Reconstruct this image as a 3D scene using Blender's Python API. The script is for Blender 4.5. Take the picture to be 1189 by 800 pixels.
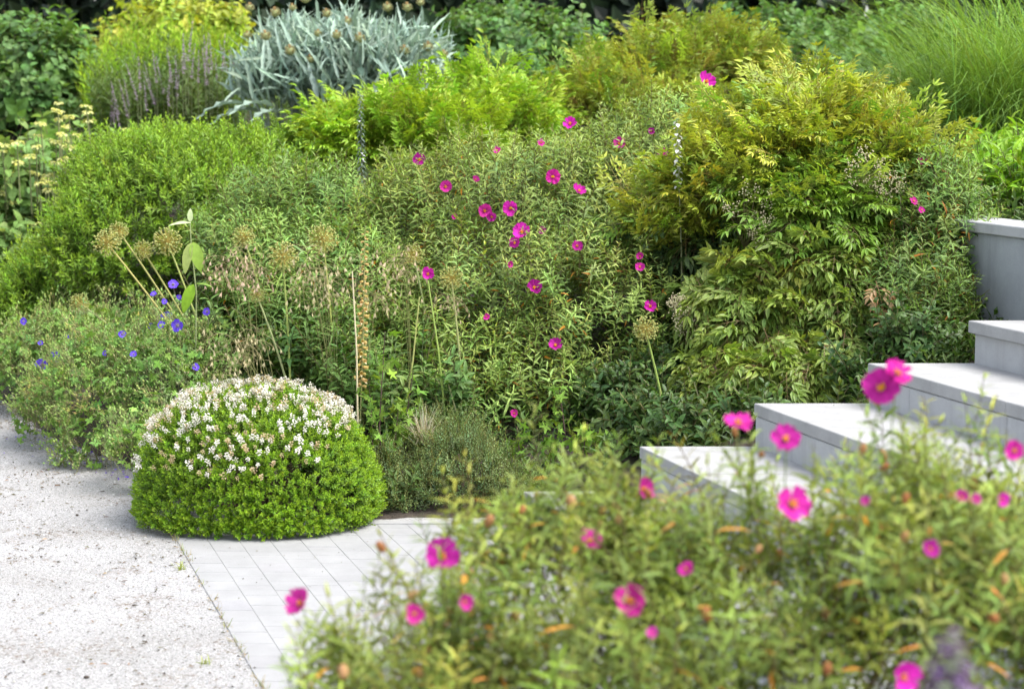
import bpy, bmesh, math
import numpy as np

# ------------------------------------------------------------------ camera, world, sun, exposure
R = math.radians
sc = bpy.context.scene
for _o in list(bpy.data.objects):
    bpy.data.objects.remove(_o)
COL = sc.collection
CAM_H, PITCH, FPX, CX, CY = 1.556, R(6.95), 2312.0, 594.5, 400.0
cd = bpy.data.cameras.new('camera')
cam = bpy.data.objects.new('camera', cd)
COL.objects.link(cam)
cam.location = (0, 0, CAM_H)
cam.rotation_euler = (R(90) - PITCH, 0, 0)
cd.sensor_width = 36.0
cd.lens = 36.0 * FPX / 1189.0
cd.clip_start, cd.clip_end = 0.05, 2000.0
cd.dof.use_dof = True
cd.dof.focus_distance = 7.7
cd.dof.aperture_fstop = 4.0
sc.camera = cam

SUN_EL, SUN_AZ = R(58), R(112)      # azimuth from +Y towards +X
world = bpy.data.worlds.new("World")
sc.world = world
world.use_nodes = True
wn = world.node_tree.nodes
wl = world.node_tree.links
bg = wn['Background']
sky = wn.new('ShaderNodeTexSky')
sky.sky_type = 'NISHITA'
sky.sun_disc = False
sky.sun_elevation = SUN_EL
sky.sun_rotation = SUN_AZ
sky.air_density = 1.0
sky.dust_density = 3.0
hs = wn.new('ShaderNodeHueSaturation')
hs.inputs['Saturation'].default_value = 0.42
wl.new(sky.outputs[0], hs.inputs['Color'])
wl.new(hs.outputs[0], bg.inputs['Color'])
bg.inputs['Strength'].default_value = 0.15

sd = bpy.data.lights.new('sun', 'SUN')
sd.energy = 1.5
sd.angle = R(38)
sd.color = (1.0, 0.95, 0.87)
sun = bpy.data.objects.new('sun', sd)
COL.objects.link(sun)
sun.rotation_euler = (R(90) - SUN_EL, 0, -SUN_AZ + math.pi)
# a sun lamp shines along its local -Z; tilt it so that it comes from azimuth SUN_AZ
from mathutils import Vector
_sd = Vector((math.sin(SUN_AZ) * math.cos(SUN_EL), math.cos(SUN_AZ) * math.cos(SUN_EL), math.sin(SUN_EL)))
sun.rotation_euler = _sd.to_track_quat('Z', 'Y').to_euler()

sc.view_settings.view_transform = 'Standard'
sc.view_settings.look = 'None'
sc.view_settings.gamma = 1.0
sc.view_settings.exposure = 1.7
sc.render.engine = 'CYCLES'
sc.cycles.use_denoising = True
sc.cycles.max_bounces = 8
sc.cycles.diffuse_bounces = 4
sc.cycles.transmission_bounces = 4
sc.cycles.use_adaptive_sampling = True
sc.cycles.adaptive_threshold = 0.02

rng = np.random.default_rng(11)
U = lambda a, b, n=None: rng.uniform(a, b, n)


# ------------------------------------------------------------------ geometry of the view
def W(px, py, Y):
    u, v = (px - CX) / FPX, (CY - py) / FPX
    t = Y / (math.cos(PITCH) + v * math.sin(PITCH))
    return np.array([u * t, Y, CAM_H + t * (v * math.cos(PITCH) - math.sin(PITCH))])


def sstep(t):
    t = np.clip(t, 0, 1)
    return t * t * (3 - 2 * t)


YB = 7.2            # back edge of paving and of the steps
DX = 0.294          # the stair noses run along (DX, -1)
BED_Y = np.array([6.0, 7.0, 7.6, 8.3, 9.2, 10.2, 12.0, 14.0, 18.0, 40.0])
BED_X = np.array([-1.05, -1.05, -1.16, -1.62, -2.2, -2.62, -3.6, -4.6, -6.5, -16.0])
STEP_PX = [(608, 570), (743, 518), (876, 468), (1008, 421.5), (1131, 372)]
STEP = [W(a, b, YB) for a, b in STEP_PX]
WALL_X, WALL_Z = STEP[4][0] + 0.41, 1.078


def ground(x, y):
    x = np.asarray(x, float)
    y = np.asarray(y, float)
    s = np.minimum(x - np.interp(y, BED_Y, BED_X), (y - YB) * 1.5)
    g = 0.17 * np.clip(y - YB, 0, 8.5) + 0.02 * np.clip(y - 15.7, 0, 200)
    g = g * (0.35 + 0.65 * sstep(s / 2.2))
    g = g + 0.32 * np.clip(x, 0, 1.8) * np.clip(1 - (y - YB) / 6, 0, 1)
    wl_ = WALL_X - DX * (y - YB)
    p = sstep((x - wl_ - 0.02) / (0.12 + 0.5 * np.clip(y - 8.3, 0, 3)))
    g = np.maximum(g, 1.0 * p * sstep((12 - y) / 2.0))
    g = g + 0.012 * np.sin(x * 9 + 1.3 * y) * np.cos(y * 7.1) + 0.01 * np.sin(x * 23) * np.sin(y * 19)
    out = -0.05 + (np.maximum(g, 0.012) + 0.05) * sstep((s + 0.06) / 0.22)
    wallside = (y < YB) & (x > wl_)
    return np.where(wallside, 1.0, out)


# ------------------------------------------------------------------ mesh engine
def nrm(a):
    a = np.asarray(a, float)
    return a / np.maximum(np.linalg.norm(a, axis=-1, keepdims=True), 1e-9)


def TM(v, f, c):
    v = np.asarray(v, float).reshape(-1, 3)
    c = np.asarray(c, float)
    if c.ndim == 1:
        c = np.tile(c, (len(v), 1))
    return dict(v=v, f=np.asarray(f, np.int64).reshape(-1, 3), c=c)


def join(ts):
    v, f, c, n = [], [], [], 0
    for t in ts:
        v.append(t['v']); f.append(t['f'] + n); c.append(t['c']); n += len(t['v'])
    return dict(v=np.concatenate(v), f=np.concatenate(f), c=np.concatenate(c))


def xf(t, rot=None, pos=(0, 0, 0), s=1.0, col=None):
    v = t['v'] * s
    if rot is not None:
        v = v @ np.asarray(rot).T
    c = t['c'] if col is None else t['c'] * np.asarray(col)
    return dict(v=v + np.asarray(pos, float), f=t['f'], c=c)


def yframe(d, up=(0, 0, 1)):
    """rotation whose +Y column is d and whose +Z is as close to up as can be"""
    y = nrm(d)
    up = np.asarray(up, float)
    z = up - y * np.dot(up, y)
    if np.linalg.norm(z) < 1e-3:
        z = np.array([y[2], y[0], y[1]]); z = z - y * np.dot(z, y)
    z = nrm(z)
    return np.stack([np.cross(y, z), y, z], axis=1)


def zframes(axis, spin):
    z = nrm(axis)
    ref = np.where(np.abs(z[:, 2:3]) < 0.9, [[0, 0, 1.0]], [[1.0, 0, 0]])
    x = nrm(np.cross(ref, z))
    y = np.cross(z, x)
    c, s = np.cos(spin)[:, None], np.sin(spin)[:, None]
    return np.stack([x * c + y * s, y * c - x * s, z], axis=2)


def yframes(d, up):
    y = nrm(d)
    z = up - y * np.sum(up * y, 1, keepdims=True)
    z = nrm(z + 1e-6)
    return np.stack([np.cross(y, z), y, z], axis=2)


def leaf(L, Wd, rows=((.3, 1), (.65, .8)), bend=.5, fold=.3, c=(.1, .15, .04), edge=None, tip=None):
    """a folded, arching blade along +Y with its face up"""
    c = np.asarray(c, float)
    edge = c if edge is None else np.asarray(edge, float)
    tip = c if tip is None else np.asarray(tip, float)

    def p(t):
        if abs(bend) < 1e-3:
            return L * t, 0.0
        return L * math.sin(bend * t) / bend, -L * (1 - math.cos(bend * t)) / bend
    v, col, f = [(0, 0, 0)], [c], []
    for t, w in rows:
        y, z = p(t)
        h = Wd * w / 2
        v += [(-h, y, z + fold * h), (0, y, z), (h, y, z + fold * h)]
        k = t * t
        col += [edge * (1 - k) + tip * k, c * (1 - k * .6) + tip * k * .6, edge * (1 - k) + tip * k]
    y, z = p(1)
    v.append((0, y, z)); col.append(tip)
    f += [(0, 2, 1), (0, 3, 2)]
    n = len(rows)
    for i in range(n - 1):
        a, b = 1 + 3 * i, 4 + 3 * i
        f += [(a, a + 1, b + 1), (a, b + 1, b), (a + 1, a + 2, b + 2), (a + 1, b + 2, b + 1)]
    a, e = 1 + 3 * (n - 1), 1 + 3 * n
    f += [(a, a + 1, e), (a + 1, a + 2, e)]
    return TM(v, f, np.array(col))


def leaf4(L, Wd, fold=.3, c=(.1, .15, .04), tip=None, mid=.42):
    h = Wd / 2
    c = np.asarray(c, float)
    tip = c if tip is None else np.asarray(tip, float)
    return TM([(0, 0, 0), (h, L * mid, fold * h), (0, L, -.08 * L), (-h, L * mid, fold * h)], [(0, 1, 2), (0, 2, 3)],
              np.array([c, c, tip, c]))


def tube(pts, rad, sides=5, c=(.1, .1, .04)):
    pts = np.asarray(pts, float)
    n = len(pts)
    rad = np.broadcast_to(np.asarray(rad, float), (n,))
    c = np.asarray(c, float)
    v, f, cc = [], [], []
    tg = nrm(np.gradient(pts, axis=0)) if n > 2 else np.tile(nrm(pts[1] - pts[0]), (2, 1))
    ref = np.array([1.0, 0.13, 0.07]) if abs(tg[0][0]) < .8 else np.array([0, 1.0, .1])
    for i in range(n):
        x = nrm(np.cross(tg[i], ref)); y = np.cross(tg[i], x)
        for k in range(sides):
            a = 2 * math.pi * k / sides
            v.append(pts[i] + rad[i] * (x * math.cos(a) + y * math.sin(a)))
            cc.append(c if c.ndim == 1 else c[i])
    for i in range(n - 1):
        for k in range(sides):
            a, b = i * sides + k, i * sides + (k + 1) % sides
            f += [(a, b, b + sides), (a, b + sides, a + sides)]
    e = (n - 1) * sides
    for k in range(1, sides - 1):
        f += [(e, e + k, e + k + 1), (0, k + 1, k)]
    return TM(v, f, np.array(cc))


def ball(r, c, nu=8, nv=5, sq=(1, 1, 1)):
    v, f = [(0, 0, r * sq[2])], []
    for j in range(1, nv):
        t = math.pi * j / nv
        for k in range(nu):
            a = 2 * math.pi * k / nu
            v.append((r * sq[0] * math.sin(t) * math.cos(a), r * sq[1] * math.sin(t) * math.sin(a), r * sq[2] * math.cos(t)))
    v.append((0, 0, -r * sq[2]))
    for k in range(nu):
        f.append((0, 1 + k, 1 + (k + 1) % nu))
        for j in range(nv - 2):
            a, b = 1 + j * nu + k, 1 + j * nu + (k + 1) % nu
            f += [(a, a + nu, b + nu), (a, b + nu, b)]
        a, b = 1 + (nv - 2) * nu + k, 1 + (nv - 2) * nu + (k + 1) % nu
        f.append((a, len(v) - 1, b))
    return TM(v, f, c)


GAIN = {'leaf_matte': 1.2, 'leaf_glossy': 1.15, 'leaf_soft': 1.2}


class MB:
    def __init__(s):
        s.v, s.f, s.c, s.n = [], [], [], 0

    def add(s, t):
        s.v.append(t['v']); s.f.append(t['f'] + s.n); s.c.append(t['c']); s.n += len(t['v'])

    def inst(s, tms, pos, rot, scale=1.0, tint=None):
        M = len(pos)
        if M == 0:
            return
        scale = np.broadcast_to(np.asarray(scale, float), (M,))
        tint = np.ones((M, 3)) if tint is None else tint
        pick = rng.integers(0, len(tms), M)
        for k, t in enumerate(tms):
            I = np.nonzero(pick == k)[0]
            if len(I) == 0:
                continue
            n = len(t['v'])
            v = np.einsum('mij,nj->mni', rot[I] * scale[I][:, None, None], t['v']) + pos[I][:, None, :]
            f = t['f'][None] + (np.arange(len(I)) * n)[:, None, None]
            c = np.clip(t['c'][None] * tint[I][:, None, :], 0, 1)
            s.v.append(v.reshape(-1, 3)); s.f.append(f.reshape(-1, 3) + s.n); s.c.append(c.reshape(-1, 3))
            s.n += n * len(I)

    def build(s, name, mat, parent=None, smooth=False, kind=None, label=None):
        v = np.concatenate(s.v); f = np.concatenate(s.f); c = np.concatenate(s.c)
        if parent is not None:
            v = v - np.array(parent.location)
        me = bpy.data.meshes.new(name)
        me.vertices.add(len(v))
        me.vertices.foreach_set('co', v.astype(np.float32).ravel())
        me.loops.add(f.size)
        me.loops.foreach_set('vertex_index', f.astype(np.int32).ravel())
        me.polygons.add(len(f))
        me.polygons.foreach_set('loop_start', np.arange(0, f.size, 3, dtype=np.int32))
        me.polygons.foreach_set('use_smooth', np.full(len(f), bool(smooth)))
        c = np.clip(c * GAIN.get(mat.name, 1.0), 0, .85)
        a = me.attributes.new('col', 'FLOAT_COLOR', 'POINT')
        a.data.foreach_set('color', np.concatenate([c, np.ones((len(c), 1))], 1).astype(np.float32).ravel())
        me.materials.append(mat)
        me.update(calc_edges=True)
        o = bpy.data.objects.new(name, me)
        COL.objects.link(o)
        if parent is not None:
            o.parent = parent
        if kind:
            o['kind'] = kind
        if label:
            o['label'] = label
        return o


def thing(name, label, cat, loc, group=None):
    o = bpy.data.objects.new(name, None)
    COL.objects.link(o)
    o.empty_display_size = .05
    o.location = [float(q) for q in loc]
    o['label'] = label
    o['category'] = cat
    if group:
        o['group'] = group
    return o


def part_copy(src, parent, name, loc, rot, s):
    """a copy of a part (sharing its mesh) and its sub-parts, placed in world space under parent"""
    from mathutils import Matrix
    c = src.copy()
    COL.objects.link(c)
    c.name = name
    c.parent = parent
    m = Matrix([[*(rot[i] * s), loc[i] - (parent.location[i] if parent else 0)] for i in range(3)] + [[0, 0, 0, 1]])
    c.matrix_local = m
    for ch in src.children:
        d = ch.copy()
        COL.objects.link(d)
        d.parent = c
        d.name = ch.name.split('.')[0]
    return c


# ------------------------------------------------------------------ materials
def nodes(m):
    m.use_nodes = True
    return m.node_tree.nodes, m.node_tree.links, m.node_tree.nodes['Principled BSDF']


def leafmat(name, trans=.3, rough=.5, spec=.3, warm=(1.35, 1.3, .55)):
    m = bpy.data.materials.new(name)
    n, l, p = nodes(m)
    at = n.new('ShaderNodeAttribute'); at.attribute_name = 'col'
    tc = n.new('ShaderNodeTexCoord')
    nz = n.new('ShaderNodeTexNoise'); nz.inputs['Scale'].default_value = 60; nz.inputs['Detail'].default_value = 2
    l.new(tc.outputs['Object'], nz.inputs['Vector'])
    mr = n.new('ShaderNodeMapRange'); mr.inputs['To Min'].default_value = .72; mr.inputs['To Max'].default_value = 1.28
    l.new(nz.outputs['Fac'], mr.inputs['Value'])
    mx = n.new('ShaderNodeVectorMath'); mx.operation = 'SCALE'
    l.new(at.outputs['Color'], mx.inputs[0]); l.new(mr.outputs[0], mx.inputs['Scale'])
    l.new(mx.outputs[0], p.inputs['Base Color'])
    p.inputs['Roughness'].default_value = rough
    p.inputs['Specular IOR Level'].default_value = spec
    if trans > 0:
        tr = n.new('ShaderNodeBsdfTranslucent')
        vm = n.new('ShaderNodeVectorMath'); vm.operation = 'MULTIPLY'; vm.inputs[1].default_value = warm
        l.new(mx.outputs[0], vm.inputs[0]); l.new(vm.outputs[0], tr.inputs['Color'])
        ms = n.new('ShaderNodeMixShader'); ms.inputs[0].default_value = trans
        l.new(p.outputs[0], ms.inputs[1]); l.new(tr.outputs[0], ms.inputs[2])
        l.new(ms.outputs[0], n['Material Output'].inputs['Surface'])
    return m


M_LEAF = leafmat('leaf_matte')
M_GLOSS = leafmat('leaf_glossy', .28, .45, .35)
M_SOFT = leafmat('leaf_soft', .32, .65, .15)
M_SILVER = leafmat('leaf_silver', .2, .7, .15, (1, 1.05, .9))
M_PETAL = leafmat('petal', .38, .6, .1, (1.15, 1, 1.1))
M_WHITE = leafmat('white_petal', .3, .6, .1, (1, 1, .93))
M_STEM = leafmat('stem_bark', 0, .7, .2)
M_DRY = leafmat('dry_straw', .3, .7, .15, (1.2, 1.1, .8))


def ramp(n, stops):
    r = n.new('ShaderNodeValToRGB')
    e = r.color_ramp.elements
    e[0].position, e[0].color = stops[0][0], (*stops[0][1], 1)
    e[1].position, e[1].color = stops[1][0], (*stops[1][1], 1)
    for p, c in stops[2:]:
        q = e.new(p); q.color = (*c, 1)
    return r


def gravel_mat():
    m = bpy.data.materials.new('pale_gravel')
    n, l, p = nodes(m)
    tc = n.new('ShaderNodeTexCoord')

    def noise(s, d=4, rgh=.6):
        z = n.new('ShaderNodeTexNoise'); z.inputs['Scale'].default_value = s
        z.inputs['Detail'].default_value = d; z.inputs['Roughness'].default_value = rgh
        l.new(tc.outputs['Object'], z.inputs['Vector'])
        return z
    vo = n.new('ShaderNodeTexVoronoi'); vo.inputs['Scale'].default_value = 270
    l.new(tc.outputs['Object'], vo.inputs['Vector'])
    sep = n.new('ShaderNodeSeparateColor'); l.new(vo.outputs['Color'], sep.inputs[0])
    r1 = ramp(n, [(0, (.10, .092, .085)), (1, (.45, .445, .44)), (.08, (.17, .165, .16)), (.14, (.285, .285, .285)), (.6, (.34, .342, .345))])
    l.new(sep.outputs[0], r1.inputs[0])
    big = noise(1.3, 6, .65)
    r2 = ramp(n, [(.36, (.86, .855, .84)), (.62, (1.03, 1.03, 1.04))])
    l.new(big.outputs['Fac'], r2.inputs[0])
    mm = n.new('ShaderNodeMix'); mm.data_type = 'RGBA'; mm.blend_type = 'MULTIPLY'; mm.inputs['Factor'].default_value = 1
    l.new(r1.outputs[0], mm.inputs['A']); l.new(r2.outputs[0], mm.inputs['B'])
    # brownish organic dust in broken patches
    d1 = noise(3.2, 8, .7); d2 = noise(70, 3, .7)
    mul = n.new('ShaderNodeMath'); mul.operation = 'MULTIPLY'
    l.new(d1.outputs['Fac'], mul.inputs[0]); l.new(d2.outputs['Fac'], mul.inputs[1])
    r3 = ramp(n, [(.30, (0, 0, 0)), (.42, (1, 1, 1))]); l.new(mul.outputs[0], r3.inputs[0])
    mf = n.new('ShaderNodeMix'); mf.data_type = 'RGBA'
    l.new(r3.outputs[0], mf.inputs['Factor']); l.new(mm.outputs['Result'], mf.inputs['A'])
    mf.inputs['B'].default_value = (.15, .115, .085, 1)
    l.new(mf.outputs['Result'], p.inputs['Base Color'])
    p.inputs['Roughness'].default_value = .95
    p.inputs['Specular IOR Level'].default_value = .1
    bp = n.new('ShaderNodeBump'); bp.inputs['Strength'].default_value = .7; bp.inputs['Distance'].default_value = .006
    l.new(vo.outputs['Distance'], bp.inputs['Height']); l.new(bp.outputs[0], p.inputs['Normal'])
    return m


def soil_mat():
    m = bpy.data.materials.new('dark_soil')
    n, l, p = nodes(m)
    tc = n.new('ShaderNodeTexCoord')
    z = n.new('ShaderNodeTexNoise'); z.inputs['Scale'].default_value = 28; z.inputs['Detail'].default_value = 8; z.inputs['Roughness'].default_value = .75
    l.new(tc.outputs['Object'], z.inputs['Vector'])
    r = ramp(n, [(.3, (.02, .015, .011)), (.75, (.11, .085, .065))]); l.new(z.outputs['Fac'], r.inputs[0])
    l.new(r.outputs[0], p.inputs['Base Color'])
    p.inputs['Roughness'].default_value = 1
    bp = n.new('ShaderNodeBump'); bp.inputs['Distance'].default_value = .03
    l.new(z.outputs['Fac'], bp.inputs['Height']); l.new(bp.outputs[0], p.inputs['Normal'])
    return m


def stone_mat(name, lo, hi, streak=0.0, use_col=False):
    m = bpy.data.materials.new(name)
    n, l, p = nodes(m)
    tc = n.new('ShaderNodeTexCoord')
    z = n.new('ShaderNodeTexNoise'); z.inputs['Scale'].default_value = 7; z.inputs['Detail'].default_value = 8; z.inputs['Roughness'].default_value = .65
    l.new(tc.outputs['Object'], z.inputs['Vector'])
    r = ramp(n, [(.3, lo), (.7, hi)]); l.new(z.outputs['Fac'], r.inputs[0])
    out = r.outputs[0]
    f = n.new('ShaderNodeTexNoise'); f.inputs['Scale'].default_value = 420; f.inputs['Detail'].default_value = 2
    l.new(tc.outputs['Object'], f.inputs['Vector'])
    rf = ramp(n, [(.3, (.86, .86, .86)), (.7, (1.1, 1.1, 1.1))]); l.new(f.outputs['Fac'], rf.inputs[0])

    def mult(a, b, fac=1.0):
        q = n.new('ShaderNodeMix'); q.data_type = 'RGBA'; q.blend_type = 'MULTIPLY'; q.inputs['Factor'].default_value = fac
        l.new(a, q.inputs['A']); l.new(b, q.inputs['B'])
        return q.outputs['Result']
    out = mult(out, rf.outputs[0])
    if streak:
        mp = n.new('ShaderNodeMapping'); mp.inputs['Scale'].default_value = (11, 11, 1.0)
        l.new(tc.outputs['Object'], mp.inputs['Vector'])
        s = n.new('ShaderNodeTexNoise'); s.inputs['Scale'].default_value = 1.0; s.inputs['Detail'].default_value = 9; s.inputs['Roughness'].default_value = .7
        l.new(mp.outputs[0], s.inputs['Vector'])
        rs = ramp(n, [(.30, (.62, .61, .59)), (.52, (1, 1, 1))]); l.new(s.outputs['Fac'], rs.inputs[0])
        out = mult(out, rs.outputs[0], streak)
    if use_col:
        at = n.new('ShaderNodeAttribute'); at.attribute_name = 'col'
        out = mult(out, at.outputs['Color'])
    l.new(out, p.inputs['Base Color'])
    p.inputs['Roughness'].default_value = .8
    p.inputs['Specular IOR Level'].default_value = .25
    bp = n.new('ShaderNodeBump'); bp.inputs['Strength'].default_value = .25; bp.inputs['Distance'].default_value = .002
    l.new(f.outputs['Fac'], bp.inputs['Height']); l.new(bp.outputs[0], p.inputs['Normal'])
    return m


M_GRAVEL = gravel_mat()
M_SOIL = soil_mat()
M_TREAD = stone_mat('tread_stone', (.25, .252, .252), (.34, .342, .342))
M_RISER = stone_mat('riser_stone', (.335, .342, .35), (.40, .406, .412), .4)
M_WALL = stone_mat('wall_render', (.27, .287, .305), (.34, .36, .378), .5)
M_PAVER = stone_mat('paver_stone', (.275, .278, .282), (.335, .338, .342), 0, True)

# ------------------------------------------------------------------ the setting
gs = 400.0
gm = MB()
gm.add(TM([(-gs, -gs, .009), (gs, -gs, .009), (gs, gs, .009), (-gs, gs, .009)], [(0, 1, 2), (0, 2, 3)], (1, 1, 1)))
g0 = gm.build('gravel_path', M_GRAVEL, kind='structure')
gx, gy = np.meshgrid(np.arange(-9, 9.01, .09), np.arange(7.0, 34, .09))
gz = ground(gx, gy)
tv = np.stack([gx, gy, gz], -1).reshape(-1, 3)
nx_, ny_ = gx.shape[1], gx.shape[0]
ii = (np.arange(ny_ - 1)[:, None] * nx_ + np.arange(nx_ - 1)[None]).ravel()
tf = np.concatenate([np.stack([ii, ii + 1, ii + nx_ + 1], 1), np.stack([ii, ii + nx_ + 1, ii + nx_], 1)])
tb = MB()
tb.add(TM(tv, tf, (1, 1, 1)))
tb.build('planting_bed_soil', M_SOIL, smooth=True, kind='structure')
fb = MB()
fb.add(TM([(-.9, 1.2, .02), (2.2, 1.2, .02), (1.7, 4.0, .02), (-.65, 4.0, .02)], [(0, 1, 2), (0, 2, 3)], (1, 1, 1)))
fb.build('front_bed_soil', M_SOIL, kind='structure')


def prism(bm, poly, z0, z1, bev=.003):
    """vertical prism over a plan polygon with softened edges"""
    b = bmesh.new()
    lo = [b.verts.new((x, y, z0)) for x, y in poly]
    hi = [b.verts.new((x, y, z1)) for x, y in poly]
    n = len(poly)
    b.faces.new(lo[::-1]); b.faces.new(hi)
    for i in range(n):
        b.faces.new((lo[i], lo[(i + 1) % n], hi[(i + 1) % n], hi[i]))
    bmesh.ops.recalc_face_normals(b, faces=b.faces)
    if bev:
        bmesh.ops.bevel(b, geom=list(b.edges), offset=bev, segments=1, affect='EDGES')
    me = bpy.data.meshes.new('tmp'); b.to_mesh(me); b.free()
    bm.from_mesh(me); bpy.data.meshes.remove(me)


def bmobj(name, bm, mat, parent=None, kind=None):
    me = bpy.data.meshes.new(name)
    if parent is not None:
        bmesh.ops.translate(bm, vec=-parent.location, verts=bm.verts)
    bm.to_mesh(me); bm.free()
    me.materials.append(mat)
    o = bpy.data.objects.new(name, me)
    COL.objects.link(o)
    if parent is not None:
        o.parent = parent
    if kind:
        o['kind'] = kind
    return o


def para(x0, x1, t0, t1):
    """plan parallelogram of the stair: x at the back edge, t metres towards the camera"""
    return [(x0 + DX * t0, YB - t0), (x0 + DX * t1, YB - t1), (x1 + DX * t1, YB - t1), (x1 + DX * t0, YB - t0)]


# paving: narrow setts in columns, cross joints staggered
X_EDGE = W(193, 620, YB - .03)[0]
pv = MB()
q = para(X_EDGE, STEP[0][0] + .05, 0, 3.2)
pv.add(TM([(x, y, .0109) for x, y in q], [(0, 1, 2), (0, 2, 3)], (.80, .785, .76)))
CW, CL = .11, .125
ncol = int(math.ceil((STEP[0][0] - X_EDGE) / CW))
sv, sf, scs, cnt = [], [], [], 0
box_f = np.array([(0, 1, 2), (0, 2, 3), (0, 4, 5), (0, 5, 1), (1, 5, 6), (1, 6, 2), (2, 6, 7), (2, 7, 3), (3, 7, 4), (3, 4, 0)])
for i in range(ncol):
    x0 = X_EDGE + i * CW
    x1 = min(x0 + CW, STEP[0][0] + .04)
    t = -CL * (0.5 if i % 2 else 0)
    while t < 3.2:
        a, b = max(t, 0), min(t + CL, 3.2)
        if b - a > .02:
            e, h = .0014, .0122 + U(-.0005, .0006)
            top = para(x0 + e, x1 - e, a + e, b - e)
            bot = para(x0 + .0002, x1 - .0002, a + .0002, b - .0002)
            vv = [(x, y, h) for x, y in top[::-1]] + [(x, y, .0095) for x, y in bot[::-1]]
            g = .88 + .16 * rng.random() - (.11 if rng.random() < .15 else 0)
            pv.add(TM(vv, box_f, (g, g * U(.99, 1.01), g * U(.99, 1.02))))
        t += CL
pvo = pv.build('paving', M_PAVER, kind='structure')
# flat kerb line between the setts and the soil
kb = bmesh.new()
prism(kb, [(X_EDGE + .02, YB + .004), (STEP[0][0], YB + .004), (STEP[0][0], YB + .05), (X_EDGE + .02, YB + .05)], -.1, .017)
bmobj('kerb_edging', kb, M_TREAD, kind='structure')

stairs = thing('garden_steps', 'pale stone garden steps climbing to the right beside the flower bed', 'steps', (*STEP[0][:2], 0))
SL = 3.3
cuts = [[0, .34, 1.15, 2.1, SL], [0, .55, 1.4, 2.3, SL], [0, .75, 1.6, 2.5, SL], [0, .30, .93, 1.9, SL], [0, .8, 1.7, 2.6, SL]]
for k, (x, y, z) in enumerate(STEP):
    zl = -.02 if k == 0 else STEP[k - 1][2] - .045
    x1 = STEP[k + 1][0] + .08 if k < 4 else WALL_X - .003
    tread, riser = bmesh.new(), bmesh.new()
    ov = .022 if k == 4 else .002
    for a, b in zip(cuts[k][:-1], cuts[k][1:]):
        if k == 3:
            # this tread shows a joint parallel to its back edge
            prism(tread, para(x - ov, x1, a + .0015, b - .0015), z - .045, z)
        else:
            prism(tread, para(x - ov, x1, a + .0015, b - .0015), z - .045, z)
        prism(riser, para(x + .004, x + .13, a + .002, b - .002), zl, z - .048)
    prism(riser, para(x + .14, x1 - .01, .004, SL - .01), zl, z - .049, 0)
    st = bmobj('step', riser, M_RISER, stairs)
    tr = bmobj('tread', tread, M_TREAD)
    tr.parent = st
    tr.location = -stairs.location

wl_t0, wl_t1 = -1.25, 3.3
wall = thing('retaining_wall', 'pale grey rendered retaining wall with flat coping above the top step', 'wall', (WALL_X, YB, 0))
b = bmesh.new(); prism(b, para(WALL_X + .02, WALL_X + .2, wl_t0 + .03, wl_t1), -.05, WALL_Z - .046)
bmobj('wall_face', b, M_WALL, wall)
b = bmesh.new(); prism(b, para(WALL_X, WALL_X + .235, wl_t0, wl_t1), WALL_Z - .045, WALL_Z, .004)
bmobj('coping', b, M_RISER, wall)


# ------------------------------------------------------------------ plant helpers
def lobes(*rows):
    c = np.array([W(a, b_, Y) for a, b_, Y, *_ in rows])
    r = np.array([(rx * Y / FPX, rd, ry * Y / FPX) for a, b_, Y, rx, ry, rd in rows])
    return c, r


def lump(p, k):
    return (np.sin(p[:, 0] * k + 1.7) * np.sin(p[:, 1] * k * 1.3 + .4) + np.sin(p[:, 2] * k * 1.1 + p[:, 0] * k * .6) * .8
            + np.sin(p[:, 0] * k * 2.3 + p[:, 2] * k * 1.9) * .5)


def shell(L, n, depth=.35, low=-.35, lumpy=.1, k=6.0, inside=.78, back=.45, gap=0.0, clip=True):
    c, r = L
    area = (r[:, 0] * r[:, 2] + r[:, 0] * r[:, 1] + r[:, 1] * r[:, 2])
    P, N = [], []
    got = 0
    for _ in range(40):
        m = int((n - got) * 2.2) + 50
        i = rng.choice(len(c), m, p=area / area.sum())
        d = nrm(rng.normal(size=(m, 3)))
        d[:, 2] = np.where(d[:, 2] < low, -d[:, 2], d[:, 2])
        rad = 1 - depth * rng.random(m) ** 1.4
        p0 = c[i] + d * r[i]
        p = c[i] + d * r[i] * (rad + lumpy * lump(p0, k))[:, None]
        nr = nrm(d / r[i])
        q = np.linalg.norm((p[:, None] - c[None]) / r[None], axis=2)
        q[np.arange(m), i] = 9
        ok = q.min(1) > inside
        if clip:
            ok &= p[:, 2] > ground(p[:, 0], p[:, 1]) + .015
        ok &= (nr[:, 1] < .35) | (rng.random(m) < back)
        if gap:
            ok &= (lump(p * 1.0, k * 1.9) > -gap) | (rng.random(m) < .25)
        P.append(p[ok]); N.append(nr[ok]); got += ok.sum()
        if got >= n:
            break
    return np.concatenate(P)[:n], np.concatenate(N)[:n]


def hit(px, py, L, default=None):
    a, b_ = W(px, py, 1.0), W(px, py, 2.0)
    o, d = np.array([0, 0, CAM_H]), b_ - a
    c, r = L
    best = None
    for ci, ri in zip(c, r):
        oo, dd = (o - ci) / ri, d / ri
        A, B, C = dd @ dd, oo @ dd, oo @ oo - 1
        D = B * B - A * C
        if D > 0:
            t = (-B - math.sqrt(D)) / A
            if t > 0 and (best is None or t < best):
                best = t
    if best is None:
        best = default if default else float(L[0][:, 1].mean())
    return W(px, py, best)


def tint(n, v=.16, rv=.08, bv=.12):
    t = np.exp(rng.normal(0, v, (n, 1))) * np.stack([np.exp(rng.normal(0, rv, n)), np.ones(n), np.exp(rng.normal(0, bv, n))], 1)
    return t


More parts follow.
